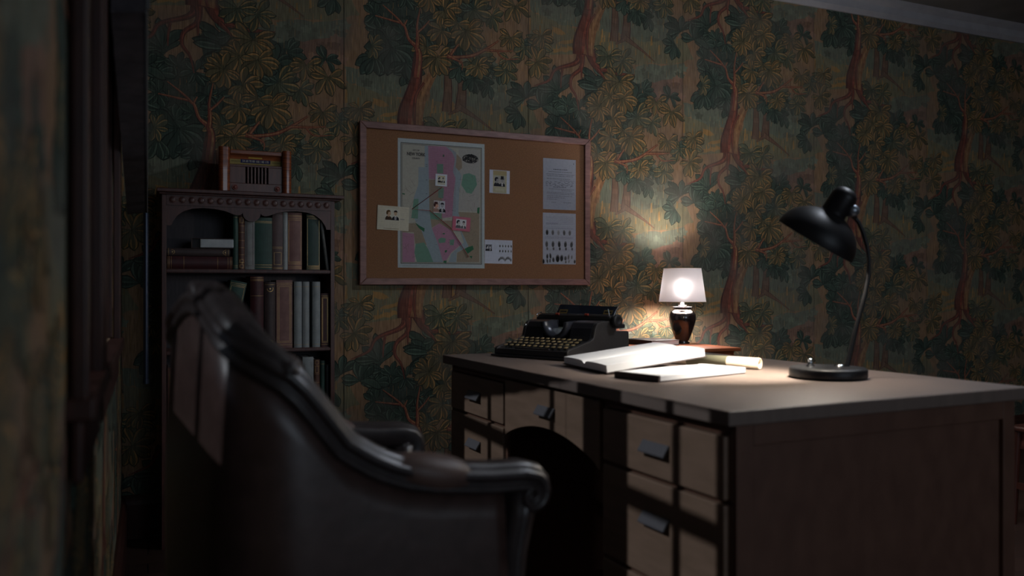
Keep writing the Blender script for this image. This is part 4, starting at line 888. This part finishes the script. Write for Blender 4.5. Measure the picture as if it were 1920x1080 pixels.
# chrome fittings
o = MB().lathe([(.012,.0298),(.011,.034),(.007,.037),(.0055,.046),(.007,.049),(.004,.052),(0,.0525)], Matrix.Translation(tuple(CR*-.047)), 20).build('switch', Mt['steel'], dl)
o = MB().lathe([(.016,.0298),(.014,.034),(.006,.037),(0,.0375)], Matrix.Translation(tuple(CR*.032)), 20).build('arm_socket', Mt['steel'], dl)
pts = [lp(.893,.787),lp(.897,.80),lp(.911,.86),lp(.929,.93),lp(.944,.985),lp(.953,1.03),lp(.954,1.075),lp(.949,1.11),lp(.939,1.147),lp(.927,1.175),lp(.912,1.192)]
MB().tube(pts, [.0075,.0065]+[.0058]*9, 14).build('arm', Mt['lampblack'], dl)
ax = (CR*(-.48) + CF*.26 + Vector((0,0,-.85))).normalized()        # where the shade points
cen = lp(.810,1.127)                                            # centre of the rim
zz = -ax; xx = CF.cross(zz).normalized(); yy = zz.cross(xx)
SM = Matrix.Identity(4)
for i, v in enumerate((xx, yy, zz)):
    for j in range(3): SM[j][i] = v[j]
SM.translation = cen
R0 = .1085
prof = [(R0,0),(R0*.995,.012)] + [(R0*math.cos(a), R0*.80*math.sin(a)) for a in [math.radians(d) for d in (14,24,34,44,54,64,71)]]
top = prof[-1]
outer = prof + [(.0345,top[1]+.003)]
inner = [(max(r-.0022,.01), z-.0012) for r, z in outer][::-1]
hd = bpy.data.objects.new('shade', None)
m = MB().lathe([(outer[0][0],-.002)] + outer + inner + [(R0-.0022,-.002),(R0,-.002)], SM, 64, caps=False)
sh_ = m.build('shade', [Mt['lampblack']], dl)
m = MB().lathe([(r-.0004, z-.0006) for r, z in inner[:-1]] , SM, 64, caps=False); m.build('shade_lining', mat('cream_lining', rgb(190,186,176), .5), sh_)
z0 = top[1]
MB().lathe([(.0335,z0-.004),(.0342,z0+.003),(.0330,z0+.008),(.0335,z0+.014),(.0335,z0+.052),(.0310,z0+.062),(.0235,z0+.071),(.012,z0+.076),(0,z0+.077)], SM, 48).build('lamp_neck', Mt['lampblack'], dl)
js = cen + (-ax)*(z0+.030) + xx*(.036 if (xx.dot(CR) > 0) else -.036)
MB().lathe([(.0,-.020),(.012,-.018),(.0155,-.010),(.0155,.010),(.012,.018),(0,.020)], Matrix.Translation(js) @ Matrix.Rotation(PI/2,4,'X'), 24).build('swivel_joint', mat('dull_steel', rgb(150,158,168), .35, .8), dl)
MB().tube([js, lp(.915,1.190)], .008, 12).build('joint_stub', Mt['lampblack'], dl)
em = bpy.data.materials.new('bulb_glow'); em.use_nodes = True; nn = em.node_tree.nodes; pbs = nn['Principled BSDF']
pbs.inputs['Emission Color'].default_value = (1,.90,.78,1); pbs.inputs['Emission Strength'].default_value = 180
bc_ = cen + (-ax)*.024
MB().lathe([(0,-.026),(.014,-.022),(.022,-.010),(.024,.002),(.02,.016),(.013,.028),(.012,.04)], Matrix.Translation(bc_) @ (SM.to_3x3().to_4x4()), 24).build('bulb', em, dl)

# ------------------------------------------------------------------ side table, table lamp, book
st = thing('side_table', 'reddish wooden side table against the wall behind the desk', 'side table', (2.20,3.34,0))
I = Matrix.Translation((-2.20,-3.34,0)); TZ = .727
MB().box(1.95,2.49,3.08,3.62,TZ-.016,TZ).build('table_top', Mt['sidewood'], st, I, bevel=.004)
m = MB(); m.box(1.975,2.465,3.10,3.60,TZ-.10,TZ-.016); m.box(1.98,2.46,3.105,3.595,.20,.215); m.build('frame', Mt['sidewood'], st, I, bevel=.002)
dr = MB().box(2.0,2.44,3.088,3.10,TZ-.09,TZ-.028).build('drawer', Mt['sidewood'], st, I, bevel=.003)
MB().lathe([(.006,0),(.006,.01),(.012,.016),(.010,.024),(0,.027)], I @ Matrix.Translation((2.22,3.089,TZ-.058)) @ Matrix.Rotation(PI/2,4,'X'), 20).build('drawer_knob', Mt['brass'], dr)
for x in (1.975,2.430):
    for y in (3.10,3.565): MB().box(x,x+.035,y,y+.035,0,TZ-.1).build('leg', Mt['sidewood'], st, I, bevel=.003)
LX, LY = 2.42, 3.44
tl = thing('table_lamp', 'dark glazed vase lamp with a glowing white tapered shade on the side table', 'lamp', (LX,LY,TZ))
MB().lathe([(.036,0),(.036,.006),(.028,.010),(.030,.014),(.034,.02),(.046,.05),(.058,.085),(.0655,.115),(.066,.130),(.063,.146),(.055,.158),(.045,.165),(.043,.172),(.049,.176),(.049,.181),(.02,.183),(0,.183)], n=56).build('vase_body', Mt['ceramic'], tl)
MB().lathe([(.022,.184),(.022,.188),(.010,.190),(.010,.205),(.006,.206),(0,.206)], n=24).build('fitting', Mt['steel'], tl)
shm = bpy.data.materials.new('lamp_shade_cloth'); shm.use_nodes = True; nt = shm.node_tree; N = nt.nodes
for n_ in list(N): N.remove(n_)
o_ = N.new('ShaderNodeOutputMaterial'); d_ = N.new('ShaderNodeBsdfDiffuse'); tr = N.new('ShaderNodeBsdfTranslucent'); mx = N.new('ShaderNodeMixShader')
nz = N.new('ShaderNodeTexNoise'); nz.inputs['Scale'].default_value = 300; rp = N.new('ShaderNodeValToRGB'); rp.color_ramp.elements[0].color = rgb(216,208,208); rp.color_ramp.elements[1].color = rgb(226,218,218)
nt.links.new(nz.outputs['Fac'], rp.inputs[0]); nt.links.new(rp.outputs[0], d_.inputs[0]); nt.links.new(rp.outputs[0], tr.inputs[0])
mx.inputs[0].default_value = .013; nt.links.new(d_.outputs[0], mx.inputs[1]); nt.links.new(tr.outputs[0], mx.inputs[2])
rf = N.new('ShaderNodeBsdfRefraction'); rf.inputs['IOR'].default_value = 1.35; rf.inputs['Roughness'].default_value = .78; m2 = N.new('ShaderNodeMixShader'); m2.inputs[0].default_value = .0038
nt.links.new(mx.outputs[0], m2.inputs[1]); nt.links.new(rf.outputs[0], m2.inputs[2]); nt.links.new(m2.outputs[0], o_.inputs[0])
MB().lathe([(.1146,.205),(.0915,.370)], n=72, caps=False).build('lamp_shade', shm, tl)
m = MB()
for r_, z_ in ((.1146,.205),(.0915,.370)): m.tube([(r_*math.cos(2*PI*k/48), r_*math.sin(2*PI*k/48), z_) for k in range(49)], .0011, 6)
for k in range(3): a = 2*PI*k/3; m.tube([(0,0,.36),(.0915*math.cos(a),.0915*math.sin(a),.366)], .0012, 6)
m.tube([(0,0,.2),(0,0,.225)], .006, 10); m.tube([(.03,0,.21),(.034,0,.29),(0,0,.36),(-.034,0,.29),(-.03,0,.21),(.03,0,.21)], .0012, 6)
m.build('shade_carrier', Mt['brass'], tl)
em2 = em.copy(); em2.name = 'lamp_bulb_glow'; em2.node_tree.nodes['Principled BSDF'].inputs['Emission Color'].default_value = (1,.93,.89,1); em2.node_tree.nodes['Principled BSDF'].inputs['Emission Strength'].default_value = 640
MB().lathe([(.011,.225),(.013,.24),(.026,.262),(.029,.278),(.024,.296),(.012,.306),(0,.308)], n=24).build('bulb', em2, tl)
t = thing('book', 'dark book lying flat on the side table left of the vase lamp', 'book', (2.17,3.33,TZ), (0,0,math.radians(4)))
m = MB(); m.box(0,.165,0,.21,0,.003); m.box(0,.165,0,.21,.022,.025); m.box(-.002,.002,0,.21,0,.025); m.build('cover', Mt['black'], t, bevel=.001)
MB().box(.003,.162,.003,.207,.0031,.0219).build('pages', Mt['page'], t)

# ------------------------------------------------------------------ armchair
CO = Vector((.083,1.478,0)); ca_ = math.atan2(.164,.987)
ch = thing('armchair', 'dark leather armchair with carved wooden rail and scrolled arms in front of the desk', 'armchair', CO, (0,0,ca_))
HW = .265; LF = .470; RC = .10
# plan path from near arm tip round the back to far arm tip: (x, y, railheight)
def rail_h(x):        # along the arms
    tb = [(-.01,.930),(.0,.925),(.05,.890),(.1,.830),(.15,.765),(.2,.733),(.25,.712),(.3,.700),(.4,.686),(.5,.680)]
    for (a,b),(c,d) in zip(tb, tb[1:]):
        if x <= c: return b+(d-b)*(x-a)/(c-a)
    return tb[-1][1]
def path(off=0.0, n1=18, nc=8, nb=12):
    """off: inward offset"""
    P = []
    for i in range(n1+1):
        x = LF - (LF-.085)*i/n1; P.append((x, -HW+off, rail_h(x)))
    for i in range(1, nc+1):
        a = PI/2*i/nc; r = RC-off if off < RC else .001
        x = RC-.015 - (RC-off)*math.sin(a); y = -HW+RC - (RC-off)*math.cos(a)
        t = i/nc; P.append((x, y, rail_h(.085) + (.945-rail_h(.085))*t**.75))
    for i in range(1, nb):
        t = i/nb; y = (-HW+RC)*(1-2*t)
        P.append((-.015+off, y, .945 + .040*math.sin(PI*t)**1.2))
    Q = [(x,-y,h) for x,y,h in P[:n1+nc+1]][::-1]
    return P + Q
PO, PI_ = path(0.0), path(.055)
# leather shell
vs = []; fs = []; rows_ = 10; PS = [(a, b) for a, b in zip(PO, PI_) if a[0] <= .43]; N_ = len(PS)
for (x,y,h),(xi,yi,hi) in PS:
    for k in range(rows_+1):
        t = k/rows_; z = .27 + (h-.03-.27)*t
        bul = .012*math.sin(PI*t); d = Vector((x-xi,y-yi,0)).normalized()*bul
        vs.append((x+d.x-.0*t, y+d.y, z))
    for k in range(rows_+1):
        t = 1-k/rows_; z = .27 + (hi-.03-.27)*t
        bul = .022*math.sin(PI*t); d = Vector((x-xi,y-yi,0)).normalized()*bul
        vs.append((xi-d.x, yi-d.y, z))
S_ = 2*(rows_+1)
for i in range(N_-1):
    for k in range(S_): l = (k+1) % S_; fs.append((i*S_+k,(i+1)*S_+k,(i+1)*S_+l,i*S_+l))
fs.append(tuple(range(S_))); fs.append(tuple((N_-1)*S_+k for k in range(S_))[::-1])
MB().add(vs,fs,0,None,True).build('leather_shell', Mt['leather'], ch)
N_ = len(PO)
# moulded rail swept along the top
sec = [(-.034,-.028),(-.041,-.024),(-.041,-.017),(-.033,-.013),(-.033,-.009),(-.042,-.005),(-.043,.003),(-.038,.009),(-.031,.009),(-.030,.013),(-.022,.020),(-.012,.023),(-.004,.018),(.004,.023),(.014,.022),(.020,.012),(.028,.014),(.032,.006),(.028,-.004),(.030,-.022),(.022,-.028)]
mid = [((a[0]+b[0])/2,(a[1]+b[1])/2,a[2]) for a, b in zip(PO, PI_)]
def scroll(sgn):
    """curl at the end of the arm, ordered outward"""
    s_ = []; x0, z0_ = LF, .680; y = sgn*(HW-.0275)
    for i in range(1, 15):
        a = PI/2 - i*math.radians(27); r = .034*(1-i/19)
        s_.append((x0+.012+r*math.cos(a), y, z0_-.034+.0+r*math.sin(a)))
    return s_
full = scroll(-1)[::-1] + mid + scroll(1)
vs = []; fs = []; n_ = len(sec)
for i, p in enumerate(full):
    P = Vector(p); t = (Vector(full[min(i+1,len(full)-1)]) - Vector(full[max(i-1,0)])).normalized()
    # outward direction in plan
    if i < 14+12 or i < 14: out_ = Vector((0,-1,0))
    j = min(max(i-14,0), N_-1); out_ = (Vector((PO[j][0]-PI_[j][0], PO[j][1]-PI_[j][1], 0))).normalized()
    up = t.cross(out_); 
    if i <= 13 or i >= len(full)-14: pass
    elif up.z < 0: up = -up
    if i <= 13:
        up = t.cross(Vector((0,-1,0))); up = up if up.dot(P-Vector((LF+.012,P.y,.646))) > 0 else -up
    if i >= len(full)-14:
        up = t.cross(Vector((0,1,0))); up = up if up.dot(P-Vector((LF+.012,P.y,.646))) > 0 else -up
    k_ = 1.0
    if i < 14: k_ = .35+.65*i/14
    if i >= len(full)-14: k_ = .35+.65*(len(full)-1-i)/14
    for a, b in sec:
        vs.append(P - out_*a*(.9 if k_ == 1 else .9) + up*b*k_)
for i in range(len(full)-1):
    for k in range(n_): l = (k+1) % n_; fs.append((i*n_+k,(i+1)*n_+k,(i+1)*n_+l,i*n_+l))
fs.append(tuple(range(n_))); fs.append(tuple((len(full)-1)*n_+k for k in range(n_)))
MB().add(vs,fs,0,None,True).build('carved_rail', Mt['chairwood'], ch)
# crest ornament
cr = [(-.085,.965),(-.060,.985),(-.035,.990),(-.018,1.004),(0,1.014),(.018,1.004),(.035,.990),(.060,.985),(.085,.965),(.05,.955),(-.05,.955)]
MB().prism(cr, -.022, .028, lambda p,q,a: (a,p,q)).build('crest', Mt['chairwood'], ch, bevel=.008, seg=3)
# little carved knuckles where the arms start
for s in (-1,1):
    M = Matrix.Translation((.060, s*(HW-.028), .880)) @ Matrix.Rotation(PI/2,4,'X')
    MB().lathe([(0,-.036),(.010,-.034),(.016,-.026),(.016,.026),(.010,.034),(0,.036)], M, 20).build('arm_knuckle', Mt['chairwood'], ch)
# arm pads
for s in (-1,1):
    n = 14; vs = []; fs = []; q = 12
    for i in range(n+1):
        t = i/n; x = .225+.150*t; e = math.sin(PI*min(max(t,.02),.98))**.35
        for k in range(q):
            a = 2*PI*k/q; vs.append((x, s*(HW-.024)+.044*e*math.cos(a), rail_h(x)+.001+.033*e*math.sin(a)))
    for i in range(n):
        for k in range(q): l = (k+1) % q; fs.append((i*q+k,i*q+l,(i+1)*q+l,(i+1)*q+k))
    fs += [tuple(range(q)), tuple(n*q+k for k in range(q))]
    MB().add(vs,fs,0,None,True).build('arm_pad', Mt['padl'], ch)
# back and seat cushions
m = MB(); m.box(.03,.12,-.19,.19,.44,.90); m.build('back_cushion', Mt['leather'], ch, bevel=.035, seg=5)
m = MB(); m.box(.01,.475,-.205,.205,.33,.47); m.build('seat_cushion', Mt['leather'], ch, bevel=.04, seg=5)
m = MB(); m.box(-.045,.470,-HW+.01,HW-.01,.22,.285); m.build('seat_rail', Mt['chairwood'], ch, bevel=.012, seg=3)
# front posts: reeded S-curve from scroll to the seat rail and down to the foot
for s in (-1,1):
    y = s*(HW-.0275); pts = [(.474,y,.655),(.468,y,.61),(.454,y,.55),(.447,y,.48),(.448,y,.40),(.458,y,.32),(.466,y,.25)]
    vs = []; fs = []; nq = 24
    for i, p in enumerate(pts):
        w = .030 - .004*math.sin(PI*i/6)
        for k in range(nq):
            a = 2*PI*k/nq; rr_ = 1 + .06*math.cos(a*8)
            vs.append((p[0]+w*rr_*math.cos(a), p[1]+.034*rr_*math.sin(a), p[2]))
    for i in range(len(pts)-1):
        for k in range(nq): l = (k+1) % nq; fs.append((i*nq+k,i*nq+l,(i+1)*nq+l,(i+1)*nq+k))
    fs += [tuple(range(nq))[::-1], tuple((len(pts)-1)*nq+k for k in range(nq))]
    MB().add(vs,fs,0,None,True).build('arm_post', Mt['chairwood'], ch)
    MB().tube([(.445,y,.25),(.462,y,.20),(.458,y,.12),(.440,y,.05),(.446,y,.0)], [.034,.033,.024,.018,.024], 20).build('leg', Mt['chairwood'], ch)
    MB().tube([(-.02,y,.25),(-.035,y,.14),(-.07,y,.0)], [.026,.022,.018], 16).build('leg', Mt['chairwood'], ch)

# ------------------------------------------------------------------ guest chair at the far side of the desk
gc = thing('side_chair', 'red-brown wooden chair standing on the far side of the desk', 'chair', (3.54,2.20,0), (0,0,math.radians(90))); gc.scale = (.9,.9,.9)
m = MB(); m.box(-.22,.22,-.22,.22,.44,.468); m.build('seat', Mt['chairred'], gc, bevel=.010, seg=3)
m = MB(); m.box(-.19,.19,-.20,-.18,.36,.44); m.box(-.19,.19,.18,.20,.36,.44); m.box(-.20,-.18,-.19,.19,.36,.44); m.box(.18,.20,-.19,.19,.36,.44); m.build('seat_frame', Mt['chairred'], gc)
for x in (-.195,.195):
    for y in (-.195,.195):
        bk = x < 0
        MB().tube([(x,y,.44),(x+(.01 if x>0 else -.01),y,.3),(x+(.015 if x>0 else -.03),y,.12),(x+(.02 if x>0 else -.07),y,0)], [.024,.021,.018,.016], 12).build('leg', Mt['chairred'], gc)
for y in (-.195,.195):
    MB().box(-.19,.20,y-.009,y+.009,.17,.20).build('stretcher', Mt['chairred'], gc)
    MB().tube([(-.2,y,.46),(-.215,y,.7),(-.26,y,.98)], [.02,.018,.016], 12).build('back_post', Mt['chairred'], gc)
m = MB(); m.box(-.27,-.25,-.2,.2,.90,.98); m.box(-.235,-.22,-.2,.2,.70,.75); m.build('back_rail', Mt['chairred'], gc, bevel=.004)

# ------------------------------------------------------------------ light
w = bpy.data.worlds.new('sky'); scene.world = w; w.use_nodes = True
w.node_tree.nodes['Background'].inputs[0].default_value = (.34,.44,.62,1); w.node_tree.nodes['Background'].inputs[1].default_value = .25
def light(kind, name, loc, power, col, **k):
    l = bpy.data.lights.new(name, kind); l.energy = power; l.color = col
    for a, b in k.items(): setattr(l, a, b)
    o = bpy.data.objects.new(name, l); COL.objects.link(o); o.location = loc; return o
s = light('SUN', 'low_sun', (-4,0,4), 1.2, (.9,.93,1.0), angle=math.radians(.6))
s.rotation_euler = Vector((1,.1,-.72)).to_track_quat('-Z','Y').to_euler()
# added cool fill light behind the camera, outside the rear wall opening
a = light('AREA', 'rear_fill_light', (1.9,YR-.1,1.6), 17, (.74,.86,1.0), shape='RECTANGLE', size=2.0, size_y=1.4)
a.rotation_euler = Vector((0,1,0)).to_track_quat('-Z','Z').to_euler()
spm = light('SPOT', 'desk_lamp_reflector_light', tuple(LB+cen+(ax)*.006), 38, (1.0,.90,.76), spot_size=math.radians(80), spot_blend=.85, shadow_soft_size=.012)
spm.rotation_euler = ax.to_track_quat('-Z','Y').to_euler()
# added overhead fill light, shaped as a ceiling lamp above the view
cl = thing('ceiling_fill_lamp', 'added opal glass lamp above the desk, an unseen source of fill light', 'lamp', (2.5,1.75,2.70))
MB().lathe([(.06,0),(.06,-.02),(.02,-.035),(.012,-.035),(.012,-.20),(.05,-.205),(.06,-.22),(.17,-.225),(.175,-.235)], n=40).build('fill_lamp_stem', Mt['brass'], cl)
og = bpy.data.materials.new('fill_lamp_glow'); og.use_nodes = True; pb_ = og.node_tree.nodes['Principled BSDF']
pb_.inputs['Emission Color'].default_value = (.80,.87,1.0,1); pb_.inputs['Emission Strength'].default_value = 56
MB().lathe([(.168,-.23),(.165,-.26),(.14,-.30),(.09,-.325),(0,-.335)], n=40).build('fill_lamp_bowl', og, cl)

# ------------------------------------------------------------------ camera
cd = bpy.data.cameras.new('camera'); cam = bpy.data.objects.new('camera', cd); COL.objects.link(cam); scene.camera = cam
cd.sensor_width = 36; cd.lens = 1564/1920*36; cd.clip_start = .02
cam.location = (0,0,1.0); cam.rotation_euler = (PI/2, 0, -math.atan2(.400,.9164))
cd.dof.use_dof = True; cd.dof.focus_distance = 3.7; cd.dof.aperture_fstop = 2.2
vs_ = scene.view_settings; scene.display_settings.display_device = 'sRGB'
vs_.view_transform = 'Standard'; vs_.look = 'None'; vs_.exposure = 0; vs_.gamma = 1; vs_.use_curve_mapping = False
